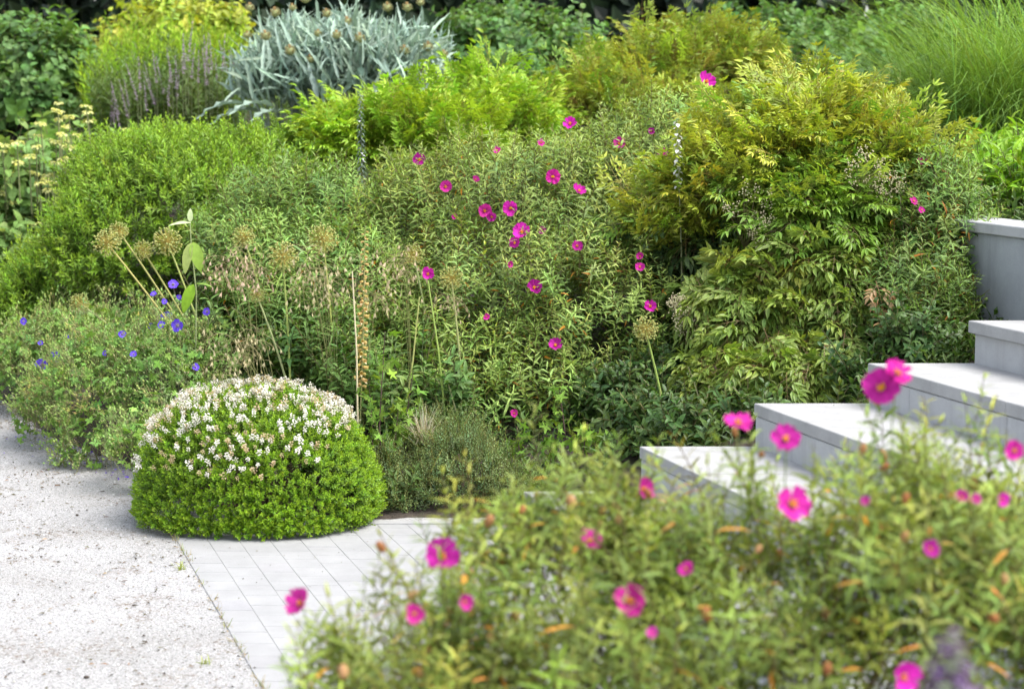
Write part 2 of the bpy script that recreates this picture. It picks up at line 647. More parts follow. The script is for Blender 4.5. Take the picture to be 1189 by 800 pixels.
def ext(tms):
    return float(np.median([np.linalg.norm(t['v'], axis=1).max() for t in tms]))


def put(mb, tms, P, N, up=.5, jit=.3, s=(.8, 1.2), tn=None, off=.55):
    """shoots standing out of the shell"""
    ax = nrm(N * (1 - up) + np.array([0, 0, up]) + rng.normal(0, jit, P.shape))
    mb.inst(tms, P - ax * ext(tms) * (off + rng.normal(0, .18 if off else 0, (len(P), 1)) - (off * .9) * (rng.random((len(P), 1)) < .05)), zframes(ax, U(0, 6.283, len(P))), U(s[0], s[1], len(P)), tint(len(P)) if tn is None else tn)


def branches(L, n, r=.006, c=(.07, .05, .03), base=None):
    mb = MB()
    cc, rr = L
    for _ in range(n):
        i = rng.integers(len(cc))
        e = cc[i] + nrm(rng.normal(size=3)) * rr[i] * .7
        if base is None:
            bx, by = cc[i][0] + U(-.3, .3) * rr[i][0], cc[i][1] + U(-.3, .3) * rr[i][1]
        else:
            bx, by = base[0] + U(-.12, .12), base[1] + U(-.1, .1)
        bz = float(ground(bx, by)) - .02
        if bz < -.03:
            bz = 0.0
        b0 = np.array([bx, by, bz])
        if e[2] < bz + .05:
            e[2] = bz + .1
        mid = (b0 * .55 + e * .45) + np.array([U(-.04, .04), U(-.04, .04), .06])
        t = np.linspace(0, 1, 6)[:, None]
        pts = b0 * (1 - t) ** 2 + 2 * mid * t * (1 - t) + e * t ** 2
        mb.add(tube(pts, np.linspace(r, r * .35, 6), 5, np.asarray(c) * U(.7, 1.3)))
    return mb


def base_of(L, at=None):
    c, r = L
    x, y = (c[:, 0].mean(), c[:, 1].mean()) if at is None else at
    return (x, y, max(float(ground(x, y)), 0.0))


# --- shoot templates
def shoot(nodes_, H, lf, per=2, a0=75, a1=25, az=90, stem=(.09, .08, .03), r=.0015, curve=.15, s0=.8, s1=.5, smax=1.1, jit=.12, top=True):
    ts = []
    cx, cy = U(-curve, curve), U(-curve, curve)
    P = lambda t: np.array([cx * H * t * t, cy * H * t * t, H * t])
    tt = np.linspace(0, 1, 4)
    ts.append(tube([P(t) for t in tt], np.linspace(r, r * .6, 4), 3, stem))
    a = U(0, 6.28)
    for i in range(nodes_):
        t = (i + .4) / nodes_
        sc_ = (s0 + (smax - s0) * min(t / .4, 1)) if t < .4 else smax + (s1 - smax) * ((t - .4) / .6)
        inc = R(a0 + (a1 - a0) * t)
        for k in range(per):
            b_ = a + 2 * math.pi * k / per + rng.normal(0, jit)
            ic = inc + rng.normal(0, .12)
            d = np.array([math.cos(b_) * math.sin(ic), math.sin(b_) * math.sin(ic), math.cos(ic)])
            ts.append(xf(lf(t), yframe(d), P(t * .96), sc_ * U(.85, 1.15)))
        a += R(az) + rng.normal(0, .1)
    return join(ts)


def mixc(a, b_, t):
    return np.asarray(a) * (1 - t) + np.asarray(b_) * t


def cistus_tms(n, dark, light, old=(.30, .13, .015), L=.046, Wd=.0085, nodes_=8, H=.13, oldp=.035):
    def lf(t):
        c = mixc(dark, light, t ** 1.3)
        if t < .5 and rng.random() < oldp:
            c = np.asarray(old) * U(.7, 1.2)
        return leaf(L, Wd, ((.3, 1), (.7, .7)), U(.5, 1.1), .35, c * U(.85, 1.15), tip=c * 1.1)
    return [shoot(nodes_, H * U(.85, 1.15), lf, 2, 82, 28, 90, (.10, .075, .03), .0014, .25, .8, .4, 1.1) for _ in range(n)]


def petal_flower(n=5, L=.032, Wd=.034, cup=.45, c=(.62, .012, .36), inner=None, crinkle=.004):
    """an open flower facing +Z with broad, crumpled, overlapping petals"""
    ts = []
    c = np.asarray(c, float)
    inner = c if inner is None else np.asarray(inner, float)
    for k in range(n):
        a = 2 * math.pi * k / n + U(-.16, .16)
        rows, cols = 7, 7
        Lk, ck, roll, ph1, ph2 = L * U(.84, 1.1), cup * U(.5, 1.5), U(-.3, .3), U(0, 6), U(0, 6)
        v, cc, f = [], [], []
        for i in range(rows):
            t = i / (rows - 1)
            w = Wd * U(.95, 1.05) * (.14 + .95 * math.sin(min(t * 1.12, 1) * math.pi / 2)) * (1 if t < .9 else .84) / 2
            for j in range(cols):
                s_ = (j / (cols - 1) - .5) * 2
                rr = Lk * t * (1 - .13 * abs(s_) ** 2 * t + .03 * math.sin(s_ * 6 + ph2) * t)
                z = ck * Lk * (t ** 1.5) * .8 + t * t * crinkle * (1.2 * math.sin(s_ * 5 + ph1) + .8 * math.sin(s_ * 9 + ph2)) + .2 * w * s_ * s_ + roll * s_ * w * t
                v.append((s_ * w, rr + .002, z))
                cc.append(mixc(inner, c, min(t * 2.2, 1)) * (1 + .14 * math.sin(s_ * 11 + ph1)) * U(.94, 1.06))
        for i in range(rows - 1):
            for j in range(cols - 1):
                p = i * cols + j
                f += [(p, p + 1, p + cols + 1), (p, p + cols + 1, p + cols)]
        ca, sa = math.cos(a), math.sin(a)
        ts.append(xf(TM(v, f, np.array(cc)), [[ca, -sa, 0], [sa, ca, 0], [0, 0, 1]]))
    return join(ts)


def stamens(r=.0085, c=(.80, .45, .02), n=26):
    ts = [ball(r * .55, np.asarray(c) * .8, 8, 4, (1, 1, .6))]
    for _ in range(n):
        d = nrm(np.array([rng.normal(), rng.normal(), 1.1]))
        e = d * r * U(.8, 1.3)
        ts.append(tube([d * r * .3, e], [.0004, .0004], 3, c))
        ts.append(xf(ball(.0014, c, 4, 3), None, e))
    return xf(join(ts), None, (0, 0, .004))


PROTO = []


def proto_flower(name, tm, mat, centre=None, cname='stamens'):
    b_ = MB(); b_.add(tm)
    o = b_.build(name, mat, smooth=True)
    if centre is not None:
        b2 = MB(); b2.add(centre)
        c_ = b2.build(cname, M_PETAL)
        c_.parent = o
    PROTO.append(o)
    return o


MAG = (.43, .006, .25)
FLOW = [proto_flower('flower', petal_flower(5, .033, .033, U(.25, 1.0), np.array(MAG) * U(.75, 1.3) * np.array([1, U(1, 5), U(.85, 1.2)]), (.26, .006, .13), .0045), M_PETAL, stamens()) for _ in range(7)]
BUD = [proto_flower('flower', petal_flower(5, .022, .022, 2.2, np.array((.5, .02, .30)), None, .002), M_PETAL, stamens(.005)) for _ in range(2)]


def face(px, tilt=.5, side=0.0):
    """frame of a flower whose open side looks mostly at the viewer and up"""
    z = nrm(np.array([side + rng.normal(0, .25), -1 + rng.normal(0, .15), tilt + rng.normal(0, .2)]))
    return zframes(z[None], np.array([U(0, 6.28)]))[0]


def add_flowers(t, spots, L, protos=None, stalk=.07, out=.05, dia=.066, default=None, stemcol=(.14, .2, .06)):
    """spots: (px, py, apparent diameter px, tilt, side)"""
    for px, py, d, tl, sd_ in spots:
        mb = MB()
        p = hit(px, py, L, default)
        p = W(px, py, p[1] - out)
        fr = face(px, tl, sd_)
        src = (protos or FLOW)[rng.integers(len(protos or FLOW))]
        s = d * p[1] / FPX / dia
        part_copy(src, t, 'flower', p - fr[:, 2] * .004 * s, fr, s)
        e = p + np.array([U(-.02, .02), .03 + U(0, .03), -stalk * U(.8, 1.3)])
        m = (p + e) / 2 - fr[:, 2] * .012
        mb.add(tube([p - fr[:, 2] * .002, m, e], [.0012, .0013, .0015], 4, stemcol))
        # green calyx behind the petals
        mb.add(xf(ball(.006 * s, stemcol, 6, 4), None, p - fr[:, 2] * .004))
        mb.build('flower_stalk', M_STEM, t)


# ------------------------------------------------------------------ magenta rock roses (central mass)
CD, CLT = (.09, .15, .03), (.295, .39, .10)
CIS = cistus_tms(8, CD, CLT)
CIS2 = cistus_tms(6, (.075, .14, .03), (.21, .32, .075), oldp=.06, L=.05)


def rock_rose(label, L, n, spots, tms=CIS, depth=.4, nb=25, up=.6, jit=.3, s=(.9, 1.4), lumpy=.07, gap=0.0, group=None, out=.05, inside=.75, k=7.0, low=-.3):
    t = thing('rock_rose', label, 'shrub', base_of(L), group)
    mb = MB()
    P, N = shell(L, n, depth, low, lumpy, k, inside, .4, gap)
    tn = tint(len(P), .15, .09, .12)
    tn *= (1 + .12 * np.sin(lump(P, 3.1)))[:, None]
    put(mb, tms, P, N, up, jit, s, tn)
    mb.build('foliage', M_LEAF, t)
    branches(L, nb).build('branches', M_STEM, t)
    if spots:
        add_flowers(t, spots, L, out=out)
    return t


L_MAIN = lobes((600, 262, 9.6, 185, 105, .75), (710, 235, 9.9, 120, 85, .6), (480, 280, 9.6, 95, 85, .6), (570, 370, 9.0, 150, 120, .65),
               (690, 385, 8.8, 130, 120, .6), (640, 450, 8.55, 105, 75, .45), (760, 330, 9.2, 80, 120, .5), (560, 445, 8.6, 70, 70, .4),
               (780, 195, 10.2, 90, 80, .5))
main_spots = [(820, 95, 19, .4, 0), (662, 144, 15, .8, 0), (487, 186, 15, .3, 0), (628, 166, 9, .6, .3), (642, 205, 17, .3, 0),
              (672, 222, 15, .8, .2), (517, 217, 14, .3, 0), (552, 209, 9, .5, 0), (563, 245, 16, .4, -.2), (571, 252, 11, .2, .2),
              (593, 242, 17, .4, 0), (606, 270, 20, .9, 0), (598, 282, 13, .3, -.2), (630, 268, 9, .6, .3), (670, 286, 13, .7, .5),
              (719, 167, 14, .4, .2), (769, 179, 13, 1.1, .2), (756, 153, 8, .5, 0), (783, 182, 9, .6, .3), (620, 334, 17, .5, 0),
              (497, 318, 14, .2, .2), (645, 401, 16, .6, 0), (743, 298, 9, .5, -.2), (743, 310, 11, .4, 0), (755, 356, 14, .7, .3),
              (597, 480, 9, .4, 0), (565, 368, 8, .6, .2), (592, 307, 8, .3, .4), (577, 175, 9, .7, 0), (528, 252, 7, .4, 0)]
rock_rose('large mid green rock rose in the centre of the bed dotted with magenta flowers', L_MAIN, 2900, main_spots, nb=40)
L_LEFT = lobes((350, 250, 9.7, 100, 60, .5), (290, 300, 9.4, 75, 60, .4), (400, 330, 9.2, 90, 80, .5), (330, 380, 9.0, 90, 80, .4), (440, 420, 8.8, 90, 70, .4))
rock_rose('narrow leaved green shrub without flowers between the hebe and the round green mound', L_LEFT, 1500, [], CIS2, nb=20)
L_RIGHT = lobes((1085, 300, 8.25, 62, 105, .3), (1052, 370, 8.0, 66, 75, .3), (1082, 390, 7.85, 42, 60, .25), (1075, 225, 8.5, 60, 50, .3), (1010, 400, 8.0, 70, 50, .3))
right_spots = [(1071, 187, 12, .3, .3), (1061, 234, 10, .6, .4), (1070, 244, 8, .5, .2)]
rock_rose('dark green rock rose pressed against the grey retaining wall above the steps', L_RIGHT, 1200, right_spots, cistus_tms(6, (.05, .10, .022), (.16, .25, .055), oldp=.05), nb=20)

# ------------------------------------------------------------------ foreground rock rose, out of focus
FG = cistus_tms(8, (.085, .125, .022), (.25, .315, .06), (.40, .20, .035), .056, .009, 8, .15, .07)
L_FG = lobes((1000, 755, 3.35, 250, 235, .55), (700, 790, 3.4, 215, 205, .5), (525, 805, 3.3, 165, 165, .4), (1190, 745, 3.4, 180, 240, .5),
             (405, 855, 3.2, 100, 130, .3), (600, 650, 3.7, 110, 95, .25), (850, 665, 3.6, 160, 130, .3), (1085, 600, 3.6, 130, 112, .3), (720, 640, 3.7, 90, 90, .25),
             (900, 1150, 3.2, 330, 330, .6), (600, 1150, 3.2, 250, 300, .5))
fg_spots = [(513, 646, 41, .35, .1), (350, 700, 36, .9, -1.2), (539, 698, 20, .3, .5), (481, 712, 24, .6, 0), (732, 698, 38, .35, .1),
            (685, 628, 29, 1.0, .2), (746, 568, 27, .7, .6), (920, 585, 44, .7, .3), (913, 510, 36, 1.0, 0), (857, 491, 34, 1.8, .3),
            (1024, 450, 44, .15, -.1), (1042, 433, 36, 1.4, .8), (1178, 523, 24, .5, 0), (1116, 577, 17, .5, 0), (1134, 579, 14, .5, .5),
            (1080, 637, 22, .6, .3), (1163, 580, 17, .5, .3), (1049, 786, 36, .2, 0), (797, 660, 20, .7, -.5), (1005, 582, 12, .5, 0),
            (757, 735, 14, .8, 0)]
fgt = thing('rock_rose', 'sprawling rock rose close to the viewer with large magenta flowers in front of the steps', 'shrub', (.35, 3.3, 0))
mb = MB()
P, N = shell(L_FG, 2900, .8, -.3, .09, 8, .35, .9, .25, clip=False)
P2 = P[(P[:, 2] > .45) & (P[:, 1] > 2.6)]
N2 = N[(P[:, 2] > .45) & (P[:, 1] > 2.6)]
put(mb, FG, P2, N2, .75, .3, (.65, 1.1), tint(len(P2), .2, .12, .14))
mb.build('foliage', M_LEAF, fgt)
bmB = branches(L_FG, 130, .0045, (.09, .055, .03), (.35, 3.3))
bmB.build('branches', M_STEM, fgt)
add_flowers(fgt, fg_spots, L_FG, stalk=.16, out=.07, dia=.068, stemcol=(.15, .2, .06))
# brown spent buds among the leaves
SBP = []
for _k in range(3):
    b_ = MB()
    c = mixc((.30, .13, .05), (.42, .25, .12), _k / 2)
    b_.add(xf(ball(.0075, c, 7, 6, (1, 1, 1.5)), None))
    b_.add(tube([(0, 0, 0), (.006, 0, -.035), (.004, 0, -.08)], [.001, .0012, .0014], 4, (.16, .15, .05)))
    o = b_.build('seed_bud', M_DRY); PROTO.append(o); SBP.append(o)
for i in rng.integers(0, len(P2), 90):
    part_copy(SBP[rng.integers(3)], fgt, 'seed_bud', P2[i] + np.array([U(-.03, .03), U(-.03, .0), U(.0, .07)]), zframes(nrm(rng.normal(0, .4, (1, 3)) + [0, 0, 1]), np.array([U(0, 6)]))[0], U(.8, 1.2))

# ------------------------------------------------------------------ nandinas
def nandina_tms(n, c, tipc, edge=None, L=.042, Wd=.014, pairs=4, length=.24, droop=.6, rach=(.16, .09, .03), tipp=.3):
    """flat compound sprays lying along +Y"""
    out = []
    for _ in range(n):
        ts = []
        Pf = lambda t: np.array([0, length * math.sin(droop * t) / droop, -length * (1 - math.cos(droop * t)) / droop])
        ts.append(tube([Pf(t) for t in np.linspace(0, 1, 5)], np.linspace(.0016, .0008, 5), 3, rach))

        def lf(sc_, hot):
            cc = np.asarray(c) * U(.8, 1.2)
            tp = mixc(cc, tipc, hot)
            e = cc if edge is None else mixc(np.asarray(edge), tp, hot * .5)
            return xf(leaf(L, Wd, ((.28, 1), (.62, .75)), U(.1, .9), .3, cc, e, tp), None, (0, 0, 0), sc_)
        for i in range(pairs):
            t = .18 + .62 * i / pairs
            p0 = Pf(t)
            tan = nrm(Pf(t + .05) - p0)
            for sgn in (-1, 1):
                sub = length * .36 * (1 - .55 * i / pairs)
                d = nrm(tan * .75 + np.array([sgn * .8, 0, U(-.05, .2)]))
                pts = [p0 + d * sub * u + np.array([0, 0, -.25 * sub * u * u]) for u in (0, .5, 1)]
                ts.append(tube(pts, [.001, .0009, .0007], 3, rach))
                nl = 2 if i > 1 else 3
                for j in range(nl):
                    q = pts[0] + (pts[2] - pts[0]) * (.45 + .55 * j / max(nl - 1, 1))
                    for s2 in (-1, 1):
                        dd = nrm(d * U(.5, 1) + np.cross(d, [0, 0, 1]) * s2 * U(.4, .9) + np.array([0, 0, U(-.5, .45)]))
                        hot = tipp * rng.random() * 1.6
                        ts.append(xf(lf(U(.75, 1.1), min(hot, 1)), yframe(dd), q))
                ts.append(xf(lf(1.1, min(tipp * rng.random() * 1.6, 1)), yframe(nrm(d + np.array([0, 0, -.25]))), pts[2]))
        for s2 in (-.7, 0, .7):
            d = nrm(Pf(1) - Pf(.9) + np.array([s2 * .03, 0, -.004]))
            ts.append(xf(lf(1.1, min(tipp * 2 * rng.random(), 1)), yframe(d), Pf(.97)))
        out.append(join(ts))
    return out


def sprays(mb, tms, P, N, up=.15, s=(.8, 1.2), tn=None, jit=.3, off=.6):
    d = nrm(N * np.array([1, 1, .6]) + np.array([0, 0, up]) + rng.normal(0, jit, P.shape))
    upv = nrm(np.array([0, 0, 1.0]) + N * .5 + rng.normal(0, .25, P.shape))
    mb.inst(tms, P - d * ext(tms) * (off + rng.normal(0, .2, (len(P), 1)) - .6 * (rng.random((len(P), 1)) < .06)), yframes(d, upv), U(s[0], s[1], len(P)), tint(len(P)) if tn is None else tn)


N_TOP = nandina_tms(6, (.235, .30, .03), (.44, .25, .06), None, .037, .0095, 4, .19, .3, (.18, .17, .04), .24)
N_MID = nandina_tms(6, (.115, .215, .022), (.24, .28, .04), None, .045, .012, 4, .21, .6, (.13, .11, .04), .25)
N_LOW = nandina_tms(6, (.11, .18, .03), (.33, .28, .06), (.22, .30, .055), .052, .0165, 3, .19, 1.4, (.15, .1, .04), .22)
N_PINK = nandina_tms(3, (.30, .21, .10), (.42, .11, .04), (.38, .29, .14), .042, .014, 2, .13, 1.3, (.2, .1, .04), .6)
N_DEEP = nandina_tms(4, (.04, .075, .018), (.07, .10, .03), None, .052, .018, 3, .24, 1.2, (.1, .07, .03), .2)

L_NAN = lobes((925, 185, 8.9, 120, 72, .55), (955, 145, 9.1, 75, 48, .45), (850, 215, 8.8, 90, 46, .4), (785, 255, 8.75, 60, 26, .3), (950, 255, 8.6, 100, 75, .45), (1030, 205, 8.7, 60, 58, .4))
L_NANB = lobes((900, 365, 8.2, 115, 62, .35), (860, 345, 8.3, 80, 55, .3), (955, 345, 8.2, 90, 80, .3), (895, 420, 8.05, 95, 48, .25), (935, 428, 7.8, 85, 44, .22), (860, 440, 7.9, 62, 36, .2))
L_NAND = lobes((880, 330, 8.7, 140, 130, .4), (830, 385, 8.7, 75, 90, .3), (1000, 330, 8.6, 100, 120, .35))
nt = thing('nandina', 'big heavenly bamboo beside the steps, golden on top with drooping variegated leaves below', 'shrub', base_of(L_NAN, (1.05, 8.35)))
mb = MB()
P, N = shell(L_NAN, 2900, .45, -.3, .1, 7, .72, .5)
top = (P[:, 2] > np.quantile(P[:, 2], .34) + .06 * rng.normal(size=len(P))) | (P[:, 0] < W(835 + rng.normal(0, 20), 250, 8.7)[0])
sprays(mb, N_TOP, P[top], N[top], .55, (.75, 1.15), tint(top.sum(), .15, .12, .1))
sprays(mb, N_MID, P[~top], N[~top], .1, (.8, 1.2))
P, N = shell(L_NAN, 330, .25, -.2, .08, 7, .7, .3)
sprays(mb, N_MID, P, N, .1, (.8, 1.15))
P, N = shell(L_NANB, 760, .45, -.5, .1, 8, .6, .4)
sprays(mb, N_LOW, P, N, -.15, (.75, 1.15))
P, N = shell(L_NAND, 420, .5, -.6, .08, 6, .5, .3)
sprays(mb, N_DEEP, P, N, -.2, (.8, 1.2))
pp = np.array([W(a, b_, 7.72) for a, b_ in [(1040, 362), (1050, 374), (1022, 340), (958, 440)]])
sprays(mb, N_PINK, pp, np.tile([[.3, -1, -.2]], (len(pp), 1)), -.4, (.8, 1.1))
pp = np.array([W(a, b_, 8.9) for a, b_ in [(958, 110), (952, 122), (940, 130), (962, 98), (1050, 135), (1070, 142), (1040, 130), (900, 125)]])
sprays(mb, nandina_tms(2, (.40, .34, .15), (.5, .3, .12), None, .036, .014, 3, .2, .3, (.2, .12, .05), .4), pp, np.tile([[.2, 0, 1]], (len(pp), 1)), .6, (.7, 1))
mb.build('foliage', M_GLOSS, nt)
bb = branches(L_NAND, 26, .007, (.10, .065, .045), (1.0, 8.3))
for a, b_, c_, d_ in [(838, 455, 862, 492), (830, 425, 845, 470), (905, 460, 915, 500), (870, 470, 866, 500), (893, 430, 880, 500)]:
    A, B = W(a, b_, 7.85), W(c_, d_, 7.75)
    bb.add(tube([A, (A + B) / 2 + [.01, 0, 0], B, B - [0, 0, .3]], [.004, .006, .007, .008], 6, (.11, .075, .05)))
bb.build('branches', M_STEM, nt)
for cx_, cy_, Y_, rx_ in [(868, 238, 8.25, 34), (1008, 196, 8.2, 30), (1030, 215, 8.2, 20), (803, 372, 8.1, 22), (885, 268, 8.2, 22), (788, 352, 8.15, 12)]:
    pm = MB()
    c0 = W(cx_, cy_, Y_)
    rr = rx_ * Y_ / FPX
    root = c0 + np.array([.0, .08, -rr * 1.6])
    for _ in range(26):
        e = c0 + nrm(rng.normal(size=3)) * rr * np.array([1, .7, .9]) * U(.5, 1)
        pm.add(tube([root, (root + e) / 2 + [0, 0, .01], e], [.0012, .0009, .0006], 3, (.22, .19, .10)))
        for _k in range(7):
            pm.add(xf(ball(.0030, mixc((.50, .50, .30), (.60, .52, .38), rng.random()), 5, 4), None, e + rng.normal(0, .011, 3)))
    pm.build('berry_panicle', M_DRY, nt)

L_GOLD = lobes((775, 88, 13.0, 105, 38, .6), (700, 116, 12.6, 70, 32, .5), (835, 76, 13.2, 55, 32, .5), (760, 128, 12.4, 90, 28, .5), (770, 60, 13.2, 50, 24, .4))
gt = thing('nandina', 'golden heavenly bamboo with orange tips standing behind the rock rose', 'shrub', base_of(L_GOLD))
N_GOLD = nandina_tms(5, (.19, .26, .035), (.36, .23, .06), None, .045, .012, 4, .24, .3, (.2, .12, .04), .25)
mb = MB()
P, N = shell(L_GOLD, 1250, .5, -.3, .2, 4.5, .7, .4)
sprays(mb, N_GOLD, P, N, .6, (.75, 1.2), tint(len(P), .18, .12, .12))
mb.build('foliage', M_LEAF, gt)
branches(L_GOLD, 26, .008, (.10, .07, .05)).build('branches', M_STEM, gt)
L_LIME = lobes((440, 165, 11.4, 85, 48, .5), (560, 158, 11.8, 80, 42, .5), (610, 158, 12.0, 45, 34, .4), (560, 118, 12.2, 34, 30, .3), (390, 165, 11.3, 45, 40, .4), (500, 165, 11.2, 90, 40, .4))
gt = thing('nandina', 'lime yellow heavenly bamboo between the silver cardoon and the rock rose', 'shrub', base_of(L_LIME))
N_LIME = nandina_tms(5, (.20, .33, .025), (.33, .32, .04), None, .048, .014, 4, .25, .4, (.2, .16, .04), .3)
mb = MB()
P, N = shell(L_LIME, 1400, .45, -.3, .2, 5, .7, .4)
sprays(mb, N_LIME, P, N, .55, (.7, 1.15), tint(len(P), .17, .1, .12))
mb.build('foliage', M_LEAF, gt)
branches(L_LIME, 22, .007, (.10, .07, .05)).build('branches', M_STEM, gt)

# ------------------------------------------------------------------ hebe dome
def hebe_tms(n, c, tipc, L=.0135, Wd=.0062):
    out = []
    for _ in range(n):
        def lf(t):
            cc = mixc(c, tipc, t ** 1.5) * U(.85, 1.15)
            return leaf(L, Wd, ((.45, 1),), .35, .25, cc)
        out.append(shoot(6, .036, lf, 2, 72, 12, 90, (.12, .16, .04), .0009, .15, .9, .55, 1.1))
    return out


HEB = hebe_tms(7, (.085, .175, .012), (.25, .40, .02))
HC = W(302, 628, 7.06)
hc = np.array([HC[0] - .038, 7.35, 0.0])
HA = (.468, .45, .50)
ht = thing('hebe_shrub', 'low rounded bright green hebe with a cap of white flowers where gravel meets paving', 'shrub', hc)
hn = 11500
d = nrm(rng.normal(size=(hn * 2, 3)))
d[:, 2] = np.abs(d[:, 2]) * np.where(rng.random(hn * 2) < .3, -.16, 1)
d = d[:hn]


def dome(d):
    """squashed dome, widest low down"""
    rad = 1 + .018 * lump(d, 4.0) + .016 * lump(d, 11)
    ex = np.array([HA[0], HA[1], HA[2] * .86])
    sh = d / (np.sum(np.abs(d) ** 2.35, 1, keepdims=True) ** (1 / 2.35))
    return hc + np.array([0, 0, .075]) + sh * ex * rad[:, None]


P = dome(d)
P = P[P[:, 2] > .016]
Nn = nrm((P - hc - [0, 0, .075]) / np.array(HA) ** 2)
P = P - Nn * U(0, .035, len(P))[:, None] - Nn * .03
mb = MB()
tn = tint(len(P), .16, .07, .15)
put(mb, HEB, P, Nn, .35, .22, (.85, 1.25), tn, 0)
mb.build('foliage', M_GLOSS, ht)
P3 = dome(nrm(rng.normal(size=(900, 3)) + [0, 0, .6]) * np.array([.8, .8, .85]))
mb = MB()
for k in range(60):
    e = P3[k]
    e = hc + (e - hc) * .72
    e[2] = max(e[2], .08)
    b0 = hc + np.array([U(-.08, .08), U(-.08, .08), -.01])
    mb.add(tube([b0, (b0 * .5 + e * .5) + [0, 0, .04], e], [.006, .004, .002], 4, (.10, .07, .045)))
mb.build('branches', M_STEM, ht)


def spike_tm(n=11, H=.028, c=(.72, .70, .64), brown=0.0):
    ts = [tube([(0, 0, -.02), (0, 0, H)], [.0008, .0006], 3, (.2, .25, .08))]
    for i in range(n):
        t = i / n
        a = i * 2.4
        d_ = nrm(np.array([math.cos(a), math.sin(a), .35]))
        p = d_ * .0045 + np.array([0, 0, H * (.1 + .9 * t)])
        cc = np.asarray(c) * U(.9, 1.08) if rng.random() > brown else np.array((.46, .36, .20)) * U(.8, 1.2)
        for k in range(3):
            dd = nrm(d_ + rng.normal(0, .5, 3))
            ts.append(xf(leaf4(.0085, .006, .2, cc), yframe(dd), p))
    return join(ts)


SPK = []
for _k in range(3):
    b_ = MB(); b_.add(spike_tm()); o = b_.build('flower_spike', M_WHITE); PROTO.append(o); SPK.append(o)
SPB = [spike_tm(11, .028, (.70, .67, .60), .08) for _ in range(3)]
SPD = [spike_tm(9, .026, (.50, .42, .27), .4) for _ in range(3)]
sites = []
for _ in range(9000):
    d_ = nrm(rng.normal(size=3)); d_[2] = abs(d_[2])
    p = dome(d_[None])[0]
    u = (p[0] - hc[0]) / HA[0]
    lim = .265 + .07 * u * u + (.05 if u > .2 else 0) + .05 * math.sin(u * 9)
    if p[2] > lim + rng.normal(0, .035) and lump(p[None], 16)[0] > -.55 - (p[2] - .32) * 5:
        sites.append((p, nrm(d_ / np.array(HA))))
    if len(sites) > 760:
        break
sites = sites[:760]
order = sorted(range(len(sites)), key=lambda i: sites[i][0][1])
mbs, mbd = MB(), MB()
for j, i in enumerate(order):
    p, n_ = sites[i]
    ax = nrm(n_ * .7 + np.array([0, 0, .5]) + rng.normal(0, .3, 3))
    fr = zframes(ax[None], np.array([U(0, 6.28)]))[0]
    if j < 100:
        part_copy(SPK[j % 3], ht, 'flower_spike', p, fr, U(.62, 1.0))
    elif rng.random() < .84:
        mbs.add(xf(SPB[j % 3], fr, p, U(.6, 1.0)))
    else:
        mbd.add(xf(SPD[j % 3], fr, p, U(.8, 1.1)))
# the band of faded spikes below the white cap
for _ in range(60):
    d_ = nrm(np.array([rng.normal(-.2, .35), -abs(rng.normal(.8, .2)), U(.35, .8)]))
    p = dome(d_[None])[0]
    ax = nrm(d_ * .6 + np.array([0, 0, .6]) + rng.normal(0, .2, 3))
    mbd.add(xf(SPD[rng.integers(3)], zframes(ax[None], np.array([0.0]))[0], p, U(.6, 1)))
mbs.build('white_flower_spikes', M_WHITE, ht, kind='stuff')
mbd.build('faded_flower_spikes', M_DRY, ht, kind='stuff')

# ------------------------------------------------------------------ cranesbills (blue geraniums)
def palm(r, nl=5, c=(.1, .2, .04), narrow=.55, teeth=True):
    """palmately lobed leaf in the XY plane, stalk at the origin"""
    v, f, cc = [(0, 0, 0)], [], [np.asarray(c) * 1.15]
    span = R(285)
    pts = []
    for i in range(nl):
        a = -span / 2 + span * i / (nl - 1)
        ll = r * (1 - .35 * abs(i / (nl - 1) - .5) * 2)
        w = span / (nl - 1) * .5
        pts += [(a - w * .98, ll * .42), (a - w * narrow, ll * .74), (a - w * .35, ll * .72), (a, ll), (a + w * .35, ll * .72), (a + w * narrow, ll * .74)]
    pts.append((span / 2 + .2, r * .3))
    for a, l_ in pts:
        v.append((math.sin(a) * l_, math.cos(a) * l_, -.12 * l_ * (l_ / r) + rng.normal(0, .012 * r * 2)))
        cc.append(np.asarray(c) * U(.9, 1.1))
    for i in range(1, len(pts)):
        f.append((0, i + 1, i))
    return TM(v, f, np.array(cc))


def stalked(tm_fn, n, hl, c=(.12, .15, .05)):
    """leaf held flat at the end of a stalk that rises along +Z"""
    out = []
    for _ in range(n):
        h = hl * U(.7, 1.2)
        d = nrm(np.array([U(-.5, .5), U(-.5, .5), 1]))
        e = d * h
        t = nrm(np.array([U(-.6, .6), U(-.9, .2), 1]))
        y = nrm(np.cross(t, [U(-1, 1), U(-1, 1), .1]))
        fr = np.stack([np.cross(y, t), y, t], 1)
        out.append(join([tube([(0, 0, 0), e * .5 + [.01, 0, 0], e], [.0012, .001, .0009], 3, c), xf(tm_fn(), fr, e)]))
    return out


GER = stalked(lambda: palm(.030 * U(.8, 1.2), 5, (.125, .225, .05)), 7, .06)


